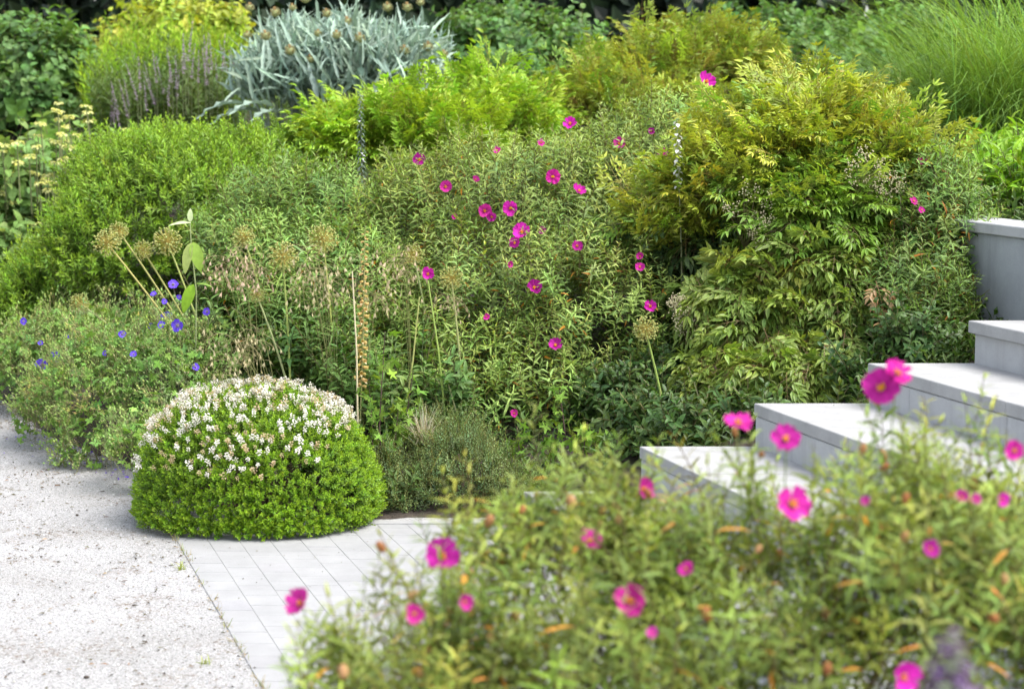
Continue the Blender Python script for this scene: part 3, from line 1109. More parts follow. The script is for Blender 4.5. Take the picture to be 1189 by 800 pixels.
def geran_fuzz(n, c=(.27, .29, .14)):
    """branched flower stalks carrying beaked seed capsules"""
    out = []
    for _ in range(n):
        ts = [tube([(0, 0, 0), (U(-.01, .01), 0, .07), (U(-.02, .02), U(-.02, .02), .13)], [.001, .0009, .0007], 3, (.22, .22, .10))]
        for _k in range(8):
            z = U(.05, .13)
            e = np.array([U(-.035, .035), U(-.035, .035), z + U(.01, .04)])
            ts.append(tube([(0, 0, z), e], [.0006, .0005], 3, (.24, .24, .11)))
            cc = mixc(c, (.32, .28, .14), rng.random() ** 4)
            ts.append(xf(ball(.0036, cc, 5, 4, (1, 1, 1.5)), None, e))
            ts.append(tube([e, e + [0, 0, .014]], [.001, .0003], 3, cc * .9))
            if rng.random() < .5:
                ts.append(xf(leaf4(.016, .007, .3, (.19, .25, .09)), yframe(nrm(rng.normal(size=3))), e))
        out.append(join(ts))
    return out


FUZZ = geran_fuzz(9, (.24, .36, .10))
BLU = [proto_flower('flower', petal_flower(5, .019, .019, .25, np.array((.13, .07, .62)) * U(.9, 1.1), (.35, .25, .6), .001), M_PETAL, stamens(.004, (.35, .3, .5), 8)) for _ in range(3)]


def cranesbill(label, L, n, nf, spots, out=.05, group=None):
    t = thing('cranesbill', label, 'flowering plant', base_of(L))
    mb = MB()
    P, N = shell(L, n, .35, -.3, .1, 7, .75, .4)
    put(mb, GER, P, N, .4, .35, (.7, 1.25), tint(len(P), .17, .08, .15))
    mb.build('foliage', M_SOFT, t)
    P, N = shell(L, nf, .12, .0, .12, 7, .9, .4)
    mb = MB()
    put(mb, FUZZ, P, N, .6, .3, (.8, 1.25), None, .45)
    mb.build('seed_stalks', M_SOFT, t)
    branches(L, 20, .003, (.12, .13, .05)).build('branches', M_STEM, t)
    add_flowers(t, spots, L, BLU, .05, out, .038, stemcol=(.16, .14, .1))


L_G1 = lobes((150, 470, 8.8, 100, 85, .45), (90, 480, 9.1, 75, 65, .4), (215, 450, 8.6, 75, 80, .35), (170, 420, 9.0, 90, 60, .4), (130, 510, 8.5, 65, 45, .25), (215, 500, 8.3, 50, 50, .25), (175, 530, 7.95, 55, 38, .25), (110, 530, 8.5, 45, 30, .22), (205, 540, 7.75, 30, 40, .16))
cranesbill('broad grey green cranesbill beside the hebe with seed stalks and violet flowers', L_G1, 2300, 750,
           [(193, 370, 16, .5, 0), (206, 378, 14, .3, 0), (187, 377, 9, .5, -.4), (142, 388, 9, .4, .4), (227, 484 - 58, 9, .3, .3), (201, 330, 12, .6, 0),
            (240, 362, 9, .4, 0), (175, 378, 7, .4, 0), (155, 411, 8, .8, 0), (122, 410, 7, .5, 0), (178, 341, 7, .6, 0), (191, 350, 7, .5, .2), (208, 345, 6, .4, 0)])
L_G2 = lobes((55, 425, 9.9, 60, 55, .35), (30, 440, 10.1, 40, 50, .3), (95, 400, 10.0, 50, 40, .3))
cranesbill('smaller cranesbill at the left edge of the bed with three low violet flowers', L_G2, 800, 330,
           [(48, 424, 14, .2, 0), (65, 414, 14, .3, .1), (73, 430, 13, .4, .2), (27, 373, 8, .5, 0), (77, 392, 8, .5, 0), (47, 398, 6, .5, 0)], out=.6)

# ------------------------------------------------------------------ round green mound (fine leaved shrub)
def fine_tms(n, c, tipc, L=.03, Wd=.010, nodes_=9, H=.13, a0=70, a1=25, az=137, per=1):
    def lf(t):
        return leaf4(L, Wd, .3, mixc(c, tipc, t ** 1.5) * U(.85, 1.15))
    return [shoot(nodes_, H * U(.85, 1.15), lf, per, a0, a1, az, (.10, .10, .03), .0013, .2, .8, .6, 1.1) for _ in range(n)]


SPI = fine_tms(7, (.08, .155, .018), (.23, .37, .035), .036, .0125, 8, .13, 72, 25, 90, 2)
L_MND = lobes((205, 265, 10.8, 135, 105, .7), (135, 295, 10.6, 85, 92, .6), (270, 240, 11.0, 100, 85, .6), (190, 215, 11.2, 120, 60, .6), (65, 345, 10.7, 58, 62, .5), (330, 215, 11.3, 80, 60, .5), (30, 370, 10.5, 45, 50, .3))
mt = thing('green_mound_shrub', 'large rounded light green fine leaved shrub on the left slope', 'shrub', base_of(L_MND))
mb = MB()
P, N = shell(L_MND, 5200, .3, -.4, .035, 6, .86, .3)
put(mb, SPI, P, N, .45, .32, (.7, 1.25), tint(len(P), .15, .07, .14))
mb.build('foliage', M_LEAF, mt)
branches(L_MND, 30, .006).build('branches', M_STEM, mt)

# ------------------------------------------------------------------ phlomis with whorls of pale yellow flowers
def ovate(n, L, Wd, c, tipc=None, bend=.5, nodes_=5, H=.3, a0=75, a1=35, per=2, az=90, r=.003, fold=.25, s1=.6):
    def lf(t):
        cc = np.asarray(c) * U(.85, 1.15) if tipc is None else mixc(c, tipc, t) * U(.85, 1.15)
        return leaf(L, Wd, ((.22, .8), (.5, 1), (.8, .6)), U(.6, 1.4) * bend, fold, cc)
    return [shoot(nodes_, H * U(.85, 1.15), lf, per, a0, a1, az, (.12, .12, .05), r, .2, 1.0, s1, 1.0) for _ in range(n)]


PHL = ovate(5, .13, .06, (.10, .17, .06), (.16, .25, .07), 1, 4, .28)
L_PH = lobes((40, 225, 13.0, 75, 60, .6), (0, 250, 12.8, 60, 90, .6), (85, 205, 13.2, 50, 45, .4), (20, 300, 12.4, 40, 60, .4))
pt = thing('phlomis', 'grey green phlomis at the left edge with whorls of pale yellow flowers', 'flowering plant', base_of(L_PH))
mb = MB()
P, N = shell(L_PH, 420, .5, -.3, .08, 4, .7, .4)
put(mb, PHL, P, N, .5, .3, (.7, 1.1))
mb.build('foliage', M_SOFT, pt)


def whorl():
    ts = []
    for i in range(26):
        a = U(0, 6.28)
        d_ = nrm(np.array([math.cos(a), math.sin(a), U(.1, .9)]))
        ts.append(xf(leaf(.034, .016, ((.5, 1), (.8, .9)), 1.3, .4, mixc((.56, .55, .12), (.64, .66, .32), rng.random())), yframe(d_), d_ * .012))
    return join(ts)


wp = []
for _k in range(3):
    b_ = MB(); b_.add(whorl()); o = b_.build('flower_whorl', M_WHITE); PROTO.append(o); wp.append(o)
sm = MB()
ph = [(20, 167), (47, 145), (44, 158), (67, 130), (68, 140), (76, 148), (72, 157), (75, 165), (90, 158), (14, 203), (34, 183), (20, 190), (63, 190), (55, 205),
      (5, 225), (8, 243), (68, 121), (100, 125), (102, 132), (104, 142), (4, 260), (40, 262), (52, 209), (60, 213), (46, 214), (90, 185), (3, 177), (3, 170),
      (12, 252), (42, 171), (75, 186), (65, 166), (80, 172), (145, 151), (40, 202), (2, 252), (10, 268), (56, 222), (80, 137), (16, 236)]
for a, b_ in ph:
    p = W(a, b_, 12.4 + U(-.25, .2))
    fr = zframes(nrm(np.array([[U(-.2, .2), U(-.2, .1), 1]])), np.array([U(0, 6.28)]))[0]
    part_copy(wp[rng.integers(3)], pt, 'flower_whorl', p, fr, U(.8, 1.3))
    sm = MB(); sm.add(tube([p + [0, 0, .01], p + [U(-.02, .02), .05, -.35]], [.003, .005], 4, (.16, .18, .08))); sm.build('flower_stem', M_STEM, pt)

# ------------------------------------------------------------------ shrubs further back
def back_shrub(name, label, cat, L, tms, n, mat, depth=.4, up=.35, jit=.35, s=(.7, 1.2), lumpy=.12, k=4.0, nb=18, gap=.0, tv_=.2, inside=.7, loc=None):
    t = thing(name, label, cat, base_of(L, loc))
    mb = MB()
    P, N = shell(L, n, depth, -.4, lumpy, k, inside, .35, gap)
    put(mb, tms, P, N, up, jit, s, tint(len(P), tv_, .1, .14))
    mb.build('foliage', mat, t)
    branches(L, nb, .012, (.09, .07, .05)).build('branches', M_STEM, t)
    return t


DKM = ovate(5, .11, .075, (.035, .075, .02), (.10, .19, .045), .8, 5, .34, 80, 40)
back_shrub('broadleaf_shrub', 'dark green broad leaved shrub at the top left in front of the trees', 'shrub',
           lobes((45, 105, 16.5, 72, 58, .8), (25, 75, 16.8, 55, 40, .6), (85, 100, 16.4, 36, 40, .5), (40, 130, 16.2, 80, 40, .6)), DKM, 800, M_LEAF, lumpy=.16)
YEL = ovate(5, .10, .055, (.17, .27, .025), (.30, .33, .04), .7, 5, .32, 80, 40)
yt = back_shrub('lime_shrub', 'yellow green shrub with a few orange tips beside the silver cardoon', 'shrub',
                lobes((205, 60, 18.0, 70, 40, .8), (212, 25, 18.2, 35, 25, .5), (165, 75, 17.6, 45, 35, .6), (245, 45, 18.0, 40, 30, .5)), YEL, 750, M_LEAF, lumpy=.16)
FEN = fine_tms(5, (.13, .25, .02), (.25, .38, .03), .08, .012, 14, .34, 45, 20, 137)
back_shrub('feathery_perennial', 'soft bright green feathery plant behind the mauve flower spikes', 'perennial',
           lobes((190, 105, 15.6, 75, 38, .6), (140, 120, 15.4, 45, 38, .5), (250, 92, 15.8, 40, 34, .4)), FEN, 1100, M_SOFT, up=.8, jit=.2)
RND = ovate(5, .085, .07, (.035, .085, .02), (.09, .18, .04), .7, 5, .32, 80, 40)
back_shrub('roundleaf_shrub', 'mid green round leaved shrub behind the lime nandina', 'shrub',
           lobes((590, 72, 17.0, 70, 52, .8), (650, 75, 17.2, 60, 50, .7), (560, 55, 17.4, 40, 35, .6), (620, 95, 16.6, 70, 45, .6)), RND, 820, M_LEAF, lumpy=.14)
back_shrub('roundleaf_shrub', 'mid green round leaved shrub on the right behind the golden nandina', 'shrub',
           lobes((930, 68, 18.0, 70, 42, .8), (990, 75, 18.2, 60, 40, .7), (870, 55, 18.0, 50, 36, .6), (1040, 70, 18.4, 60, 55, .7), (960, 100, 17.2, 100, 45, .6)), RND, 950, M_LEAF, lumpy=.14)

# mauve spikes
vt = thing('veronicastrum', 'clump of pale mauve flower spikes beside the silver cardoon', 'flowering plant', (*W(190, 130, 14.4)[:2], float(ground(*W(190, 130, 14.4)[:2]))))
mb, sp = MB(), MB()
VER = fine_tms(4, (.07, .12, .03), (.12, .19, .05), .07, .016, 9, .3, 70, 40, 60, 2)
P, N = shell(lobes((190, 125, 14.5, 85, 40, .5), (150, 130, 14.3, 50, 35, .4), (235, 115, 14.7, 45, 40, .4)), 420, .5, -.3, .1, 5, .6, .4)
put(mb, VER, P, N, .75, .2)
vspk = []
for _k in range(3):
    b_ = MB()
    pts = np.array([[0, 0, 0], [.004, 0, .1], [.012 * U(-1, 1), 0, .2]])
    b_.add(tube(pts, [.002, .002, .001], 3, (.2, .18, .16)))
    for i in range(90):
        t = rng.random()
        a = U(0, 6.28)
        d_ = nrm(np.array([math.cos(a), math.sin(a), .4]))
        b_.add(xf(leaf4(.016 * (1.15 - t * .8), .006, .2, mixc((.50, .40, .56), (.60, .54, .60), rng.random())), yframe(d_), (pts[0] * (1 - t) + pts[2] * t)))
    o = b_.build('flower_spike', M_PETAL); PROTO.append(o); vspk.append(o)
for a, b_ in [(128, 135), (133, 145), (140, 140), (150, 112), (148, 125), (160, 105), (163, 95), (175, 90), (182, 85), (190, 98), (200, 85), (205, 92), (212, 75), (215, 70), (222, 80),
              (230, 85), (238, 68), (243, 75), (246, 70), (258, 72), (265, 75), (270, 80), (275, 78), (218, 60), (180, 110), (170, 118), (205, 105), (195, 112), (240, 88), (252, 82), (130, 128), (138, 122)]:
    p = W(a, b_ + 12, 13.8 + U(-.2, .3))
    fr = zframes(nrm(np.array([[U(-.3, .15), U(-.1, .1), 1]])), np.array([U(0, 6.28)]))[0]
    part_copy(vspk[rng.integers(3)], vt, 'flower_spike', p, fr, U(.9, 1.4))
    sp = MB(); sp.add(tube([p, p + [0, 0, -.3]], [.002, .003], 3, (.13, .15, .07))); sp.build('flower_stem', M_STEM, vt)
mb.build('foliage', M_LEAF, vt)

# ------------------------------------------------------------------ silver cardoon
def card_leaf(L, Wd, bend):
    c = np.array((.27, .36, .285)) * U(.8, 1.15)
    n = 9
    v, f, cc = [], [], []
    for i in range(n):
        t = i / (n - 1)
        y = L * math.sin(bend * t) / bend
        z = -L * (1 - math.cos(bend * t)) / bend
        w = Wd * (.25 + math.sin(math.pi * min(t * 1.05, 1)) ** .7 * (.55 if i % 2 else 1.0)) * (1 - .55 * t) / 2
        v += [(-w, y - .02 * (i % 2), z + w * .45), (0, y, z), (w, y - .02 * (i % 2), z + w * .45)]
        cc += [c, c * 1.15, c]
    for i in range(n - 1):
        a, b_ = 3 * i, 3 * i + 3
        f += [(a, a + 1, b_ + 1), (a, b_ + 1, b_), (a + 1, a + 2, b_ + 2), (a + 1, b_ + 2, b_ + 1)]
    return TM(v, f, np.array(cc))


CARL = [card_leaf(U(.16, .36), U(.024, .05), U(.2, 1.2)) for _ in range(12)]
L_CAR = lobes((330, 92, 13.7, 75, 58, .5), (400, 85, 13.6, 90, 66, .55), (470, 85, 13.7, 62, 70, .5), (350, 58, 14.0, 70, 40, .4))
ct = thing('cardoon', 'big silvery blue cardoon with jagged leaves and small seed heads behind the mound', 'perennial', base_of(L_CAR))
mb = MB()
P, N = shell(L_CAR, 3400, .6, -.3, .1, 5, .4, .5)
d_ = nrm(N * np.array([.8, .8, .3]) + np.array([0, 0, .75]) + rng.normal(0, .4, P.shape))
mb.inst(CARL, P - d_ * .16, yframes(d_, N + np.array([0, 0, .35]) + rng.normal(0, .4, P.shape)), U(.65, 1.1, len(P)), tint(len(P), .14, .04, .05))
# the broad low leaves at its left foot
for a, b_, dx in [(285, 122, -1), (300, 130, -.9), (315, 124, -.5), (330, 135, -.3), (490, 118, .6)]:
    p = W(a, b_, 13.3)
    dd = nrm(np.array([dx, -.5, .25]))
    mb.add(xf(card_leaf(.38, .13, 1.0), yframe(dd), p, 1.0))
mb.build('foliage', M_SILVER, ct)
branches(L_CAR, 45, .010, (.26, .31, .26)).build('stems', M_SILVER, ct)
b_ = MB()
hd = [xf(ball(.036, (.28, .31, .14), 10, 7, (1, 1, .9)), None, (0, 0, 0))]
for i in range(70):
    a, t = U(0, 6.28), U(-.6, .8)
    q = nrm(np.array([math.cos(a), math.sin(a), t]))
    hd.append(xf(leaf4(.028, .014, .3, mixc((.25, .30, .18), (.38, .32, .16), rng.random())), yframe(nrm(q + [0, 0, .9]), q), q * .034))
for i in range(40):
    a = U(0, 6.28); q = np.array([math.cos(a) * .02 * U(0, 1), math.sin(a) * .02 * U(0, 1), .03])
    hd.append(tube([q, q * 1.3 + [0, 0, .02]], [.001, .0008], 3, (.42, .30, .14)))
b_.add(join(hd))
hdp = b_.build('seed_head', M_DRY); PROTO.append(hdp)
for a, b2 in [(290, 10), (340, 10), (355, 0), (404, 27), (309, 43), (337, 60), (369, 40), (391, 42), (361, 70), (418, 46), (488, 4), (473, 10), (450, 10), (497, 56), (516, 64), (320, 16), (287, 42), (380, 17), (470, 60), (410, 97)]:
    part_copy(hdp, ct, 'seed_head', W(a, b2, 13.2 + U(-.2, .3)), zframes(nrm(np.array([[U(-.2, .2), U(-.3, .1), 1]])), np.array([0.0]))[0], U(.55, .8))

# ------------------------------------------------------------------ fountain of ornamental grass, top right
def blade(L, lean, droop, w, c):
    n = 7
    t = np.linspace(0, 1, n)
    th = lean + droop * t ** 1.4
    ds = L / (n - 1)
    y = np.concatenate([[0], np.cumsum(np.sin(th[:-1]) * ds)])
    z = np.concatenate([[0], np.cumsum(np.cos(th[:-1]) * ds)])
    v, f, cc = [], [], []
    for i in range(n):
        h = w * (1 - t[i] ** 2 * .92) / 2
        v += [(-h, y[i], z[i]), (h, y[i], z[i])]
        cc += [np.asarray(c) * (.8 + .35 * t[i])] * 2
    for i in range(n - 1):
        a = 2 * i
        f += [(a, a + 1, a + 3), (a, a + 3, a + 2)]
    return TM(v, f, np.array(cc))


def grass(name, label, cat, base, n, L, w, c, lean=(.05, .5), droop=(.8, 1.9), spread=.2, mat=None):
    t = thing(name, label, cat, base)
    tms = [blade(L * U(.7, 1.1), U(*lean), U(*droop), w * U(.8, 1.2), np.asarray(c) * U(.85, 1.2)) for _ in range(24)]
    P = np.array(base) + np.stack([rng.normal(0, spread, n), rng.normal(0, spread, n), np.zeros(n)], 1)
    mb = MB()
    mb.inst(tms, P, zframes(np.tile([[0, 0, 1.0]], (n, 1)) + rng.normal(0, .1, (n, 3)), U(0, 6.283, n)), U(.75, 1.15, n), tint(n, .18, .08, .12))
    mb.build('blades', mat or M_SOFT, t)
    return t


bp_ = W(1190, 185, 11.6)
grass('fountain_grass', 'large arching light green ornamental grass at the top right corner', 'grass clump',
      (bp_[0] + .12, 11.6, float(ground(bp_[0], 11.6)) - .05), 8500, 1.8, .0075, (.125, .215, .045), (.05, .7), (1.1, 2.6), .28)
bp_ = W(1085, 120, 13.2)
grass('fountain_grass', 'smaller upright pale grass left of the large arching grass', 'grass clump',
      (bp_[0], 13.2, float(ground(bp_[0], 13.2)) - .05), 900, .8, .009, (.135, .21, .05), (.02, .4), (.3, 1.2), .22)
# tall seeding stalks between the nandina and the grass
st_ = thing('seeding_stalks', 'loose pale green seeding stalks between nandina and ornamental grass', 'perennial', (*W(990, 150, 12.4)[:2], float(ground(*W(990, 150, 12.4)[:2]))))
mb, fm = MB(), MB()
for _ in range(120):
    a, b2, Y_ = U(895, 1085), U(72, 170), U(10.8, 12.4)
    p = W(a, b2, Y_)
    g = max(float(ground(p[0], Y_)), .2)
    q = np.array([p[0] + U(-.15, .15), Y_ + U(-.1, .1), min(g, p[2] - .1)])
    m = (p + q) / 2 + [U(-.05, .05), 0, .05]
    cc = mixc((.19, .26, .08), (.36, .38, .15), rng.random())
    mb.add(tube([q, m, p], [.0035, .003, .0015], 3, cc))
    for k in range(14):
        t = U(.55, 1)
        r_ = q * (1 - t) ** 2 + 2 * m * t * (1 - t) + p * t * t
        fm.add(xf(leaf4(.028, .010, .3, cc * U(.9, 1.4)), yframe(nrm(np.array([U(-1, 1), U(-1, 1), U(0, 1.4)]))), r_))
    for k in range(7):
        t = U(.0, .8)
        r_ = q * (1 - t) ** 2 + 2 * m * t * (1 - t) + p * t * t
        fm.add(xf(leaf4(.09, .012, .3, (.10, .155, .05)), yframe(nrm(np.array([U(-1, 1), U(-1, 1), U(-.3, .8)]))), r_))
mb.build('stems', M_STEM, st_)
fm.build('foliage', M_SOFT, st_)
back_shrub('dark_undershrub', 'dark leafy undergrowth plant below the seeding stalks', 'shrub',
           lobes((1000, 170, 12.9, 110, 55, .5), (930, 140, 13.6, 80, 55, .5), (1075, 175, 12.2, 50, 50, .3)), ovate(4, .07, .03, (.045, .085, .03), (.085, .14, .05), .8, 6, .3), 520, M_LEAF)

# lance leaved plants in the raised bed behind the wall
LIL = ovate(6, .13, .026, (.12, .24, .02), (.20, .34, .03), 1.1, 5, .16, 70, 20, 1, 137, .003, .35, .8)
L_LIL = lobes((1170, 215, 9.2, 70, 38, .5), (1230, 205, 9.4, 70, 45, .6), (1140, 220, 9.4, 35, 30, .35), (1185, 190, 10.2, 60, 30, .5))
back_shrub('lance_leaf_perennial', 'bright green lance leaved plants filling the raised bed behind the wall coping', 'perennial', L_LIL, LIL, 620, M_LEAF, .6, .6, .3, (.7, 1.1), .1, 5, 6)

# ------------------------------------------------------------------ woodland behind
WD = [leaf4(.26, .19, .3, np.array((.018, .034, .018)) * U(.6, 1.6)) for _ in range(6)]
wm, wb = MB(), MB()
wl_rows = []
for i in range(34):
    x = -9 + 18.5 * (i + U(-.3, .3)) / 33
    Y = U(23, 29)
    r = U(1.2, 2.1)
    h = U(2.6, 4.6)
    c0 = np.array([x, Y, 1.6 + h * .5])
    wl_rows.append((c0, np.array([r, r, h * .62])))
    wl_rows.append((c0 + [U(-.8, .8), U(-.5, .3), h * .45], np.array([r * .8, r * .8, h * .45])))
    wl_rows.append((np.array([x + U(-.4, .4), Y - 1.6, 2.0]), np.array([1.1, .8, 1.2])))
    wb.add(tube([(x, Y, 1.3), (x + U(-.1, .1), Y, 3), (x + U(-.4, .4), Y + .1, 1.6 + h)], [.14, .11, .05], 7, (.05, .04, .03)))
LW = (np.array([a for a, _ in wl_rows]), np.array([b_ for _, b_ in wl_rows]))
P, N = shell(LW, 60000, .3, -.9, .12, 1.6, .75, .12, clip=False)
d_ = nrm(N * .5 + rng.normal(0, .7, P.shape) + [0, 0, -.3])
tn = tint(len(P), .25, .1, .15) * (1 + .5 * np.clip(lump(P, 1.3), -.6, 1.2))[:, None]
wm.inst(WD, P, yframes(d_, nrm(N + rng.normal(0, .4, P.shape))), U(.6, 1.4, len(P)), tn)
wb.v.append(np.concatenate(wm.v)); wb.f.append(np.concatenate(wm.f) + wb.n); wb.c.append(np.concatenate(wm.c)); wb.n += len(wb.v[-1])
wb.build('woodland', M_LEAF, kind='stuff')

# ------------------------------------------------------------------ low filler in the bed
FIL = fine_tms(5, (.035, .07, .018), (.075, .125, .03), .045, .016, 7, .12, 80, 40, 90, 2)
gx_, gy_ = U(-3.6, 3.4, 9000), U(7.28, 17, 9000)
kp = (ground(gx_, gy_) > .02) & (gx_ > np.interp(gy_, BED_Y, BED_X) + .35) 
gx_, gy_ = gx_[kp], gy_[kp]
P = np.stack([gx_, gy_, ground(gx_, gy_)], 1)
mb = MB()
put(mb, FIL, P, np.tile([[0, 0, 1.0]], (len(P), 1)), .8, .3, (.8, 1.6), None, 0)
mb.build('ground_cover', M_LEAF, kind='stuff')

# dark leafy plants at the foot of the nandina
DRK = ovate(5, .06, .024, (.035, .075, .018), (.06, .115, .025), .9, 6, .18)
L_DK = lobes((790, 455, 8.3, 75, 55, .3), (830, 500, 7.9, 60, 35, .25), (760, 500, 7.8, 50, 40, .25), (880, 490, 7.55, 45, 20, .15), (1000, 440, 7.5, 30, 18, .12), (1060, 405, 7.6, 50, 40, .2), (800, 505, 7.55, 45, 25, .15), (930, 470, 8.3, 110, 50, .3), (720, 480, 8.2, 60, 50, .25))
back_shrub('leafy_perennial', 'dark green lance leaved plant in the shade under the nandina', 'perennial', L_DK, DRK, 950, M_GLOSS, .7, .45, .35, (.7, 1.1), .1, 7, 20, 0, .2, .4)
# mixed leafy stems left of the rock rose
LFY = ovate(5, .075, .022, (.05, .10, .022), (.10, .18, .04), 1, 7, .26)
L_LF = lobes((300, 400, 8.9, 75, 60, .3), (370, 430, 8.6, 80, 60, .3), (450, 470, 8.3, 90, 60, .3), (270, 350, 9.1, 55, 40, .3), (530, 480, 8.2, 50, 45, .25))
back_shrub('leafy_perennial', 'leafy green stems rising behind the hebe dome', 'perennial', L_LF, LFY, 420, M_LEAF, .8, .7, .25, (.7, 1.1), .1, 7, 20, 0, .2, .3)

# grey green low mound right of the hebe
SAN = fine_tms(6, (.11, .17, .065), (.21, .28, .12), .013, .0055, 16, .10, 70, 30, 137, 1)
L_SN = lobes((500, 575, 7.55, 55, 45, .2), (470, 590, 7.5, 35, 32, .16), (545, 560, 7.6, 60, 55, .22), (520, 520, 7.8, 55, 40, .2), (590, 575, 7.55, 45, 40, .2), (450, 560, 7.6, 25, 50, .15))
back_shrub('herb_mound', 'grey green small leaved herb mound beside the hebe at the kerb', 'perennial', L_SN, SAN, 1500, M_SOFT, .35, .5, .3, (.7, 1.2), .1, 12, 14)
# finely cut bright green leaves
CUT = stalked(lambda: palm(.038 * U(.75, 1.2), 5, (.115, .205, .03), .25), 5, .05)


def cut_plant(label, stems, n_leaf, sc_=1.0, stemc=(.06, .035, .03)):
    A = W(*stems[0][:3])
    t = thing('cut_leaf_perennial', label, 'perennial', (A[0], A[1], max(float(ground(A[0], A[1])), 0)))
    mb, sb = MB(), MB()
    for x0, y0, Y0, x1, y1, Y1 in stems:
        a, b2 = W(x0, y0, Y0), W(x1, y1, Y1)
        a[2] = min(a[2], float(ground(a[0], a[1])))
        pts = [a, (a + b2) / 2 + [U(-.02, .02), 0, 0], b2]
        sb.add(tube(pts, [.0035, .003, .0015], 5, stemc))
        t_ = rng.uniform(.35, 1, n_leaf)
        P = a + (b2 - a) * t_[:, None]
        put(mb, CUT, P, nrm(rng.normal(size=P.shape)), .35, .3, (.6 * sc_, 1.1 * sc_), tint(n_leaf, .15, .1, .1), 0)
    mb.build('foliage', M_SOFT, t)
    sb.build('stems', M_STEM, t)


cut_plant('slender dark stemmed plant with yellow green cut leaves just right of the hebe', [(446, 600, 7.6, 447, 385, 7.7), (430, 560, 7.7, 428, 440, 7.8), (470, 540, 7.8, 480, 430, 7.8), (455, 560, 7.7, 463, 470, 7.7)], 24)
cut_plant('clump of fresh green ferny leaves at the foot of the rock rose above the kerb', [(655, 540, 7.6, 650, 455, 7.7), (640, 540, 7.65, 628, 480, 7.7), (668, 545, 7.6, 682, 490, 7.6), (690, 540, 7.7, 695, 500, 7.7), (610, 540, 7.6, 600, 495, 7.7)], 22)

# pale dry grass tuft
dt = W(493, 515, 7.7)
grass('dry_grass_tuft', 'small tuft of bleached dry grass right of the hebe', 'grass clump', (dt[0], dt[1], dt[2]), 130, .15, .0028, (.50, .46, .33), (.1, .9), (-.2, .9), .012, M_DRY)

# ------------------------------------------------------------------ allium seed heads
def allium_head(r, n=110, c=(.36, .35, .12), c2=(.30, .36, .13)):
    ts = [ball(r * .12, (.42, .32, .09), 8, 5)]
    i = np.arange(n)
    ph_ = np.arccos(1 - 2 * (i + .5) / n)
    th = 2.39996 * i
    D = np.stack([np.cos(th) * np.sin(ph_), np.sin(th) * np.sin(ph_), np.cos(ph_)], 1)
    for d_ in D:
        d_ = nrm(d_ + rng.normal(0, .08, 3))
        L_ = r * U(.78, 1.02)
        ts.append(tube([d_ * r * .1, d_ * L_], [.0007, .0006], 3, mixc((.50, .38, .09), c2, .3)))
        cc = mixc(c, c2, rng.random()) * U(.85, 1.3)
        ts.append(xf(ball(.0042, cc, 5, 4, (1, 1, .9)), None, d_ * L_))
        for k in range(3):
            ts.append(xf(leaf4(.007, .0022, .2, cc * 1.15), yframe(nrm(d_ * .5 + rng.normal(0, .7, 3))), d_ * (L_ - .003)))
    return join(ts)


AH = []
for _k in range(3):
    b_ = MB(); b_.add(allium_head(.056)); o = b_.build('seed_head', M_DRY); PROTO.append(o); AH.append(o)
al = [  # head px, head py, depth, foot px, foot py, head radius px, stem colour, label
    (124, 282, 8.7, 232, 430, 15, (.33, .30, .10), 'leftmost straw coloured allium seed head on a long leaning stem'),
    (138, 269, 8.9, 235, 425, 11, (.30, .29, .10), 'small allium seed head just behind the leftmost one'),
    (166, 291, 8.8, 240, 425, 11, (.31, .31, .10), 'lowest greenish allium seed head in the left leaning group'),
    (194, 281, 8.75, 240, 420, 16, (.29, .32, .10), 'broad flat topped allium seed head beside the large pale hanging leaf'),
    (92, 352, 9.0, 190, 430, 11, (.30, .33, .14), 'dull green allium seed head low on the left over the cranesbill'),
    (328, 298, 8.4, 337, 470, 17, (.27, .33, .09), 'green allium seed head with a bent stem behind the left of the hebe dome'),
    (283, 276, 8.8, 325, 450, 13, (.28, .31, .10), 'faint allium seed head above the pinkish oat grass'),
    (375, 278, 8.5, 392, 480, 17, (.27, .30, .08), 'tallest upright allium seed head with golden centre behind the hebe'),
    (298, 343, 8.4, 345, 500, 9, (.30, .34, .15), 'small pale green allium seed head low behind the hebe'),
    (524, 323, 8.3, 540, 500, 13, (.30, .32, .13), 'bleached allium seed head in front of the rock rose'),
    (480, 296, 8.6, 515, 500, 12, (.22, .26, .11), 'greyish allium seed head half lost against the rock rose foliage'),
    (749, 382, 7.75, 777, 520, 14, (.22, .30, .07), 'lone round allium seed head by the corner of the steps'),
]
for a, b2, Y_, fx, fy, rp, sc3, lab in al:
    h = W(a, b2, Y_)
    f_ = W(fx, fy, Y_)
    g = max(float(ground(f_[0], f_[1])), 0)
    k = (f_ - h) / max(h[2] - f_[2], .05)
    f_ = h + k * (h[2] - g) if f_[2] > g else f_
    f_[2] = g
    t = thing('allium', lab, 'allium', f_, 'allium seed heads in the bed')
    side = np.array([1 if fx > a else -1, 0, 0]) * .012
    m = (h + f_) / 2 + side * (3 if abs(fx - a) > 40 else 1)
    tt = np.linspace(0, 1, 9)[:, None]
    b_ = MB(); b_.add(tube(h * (1 - tt) ** 2 + 2 * m * tt * (1 - tt) + f_ * tt ** 2, np.linspace(.0035, .0058, 9), 7, sc3))
    b_.build('stem', M_STEM, t)
    part_copy(AH[rng.integers(3)], t, 'seed_head', h, zframes(nrm(h - m)[None], np.array([U(0, 6)]))[0], rp * 1.12 * Y_ / FPX / .056)

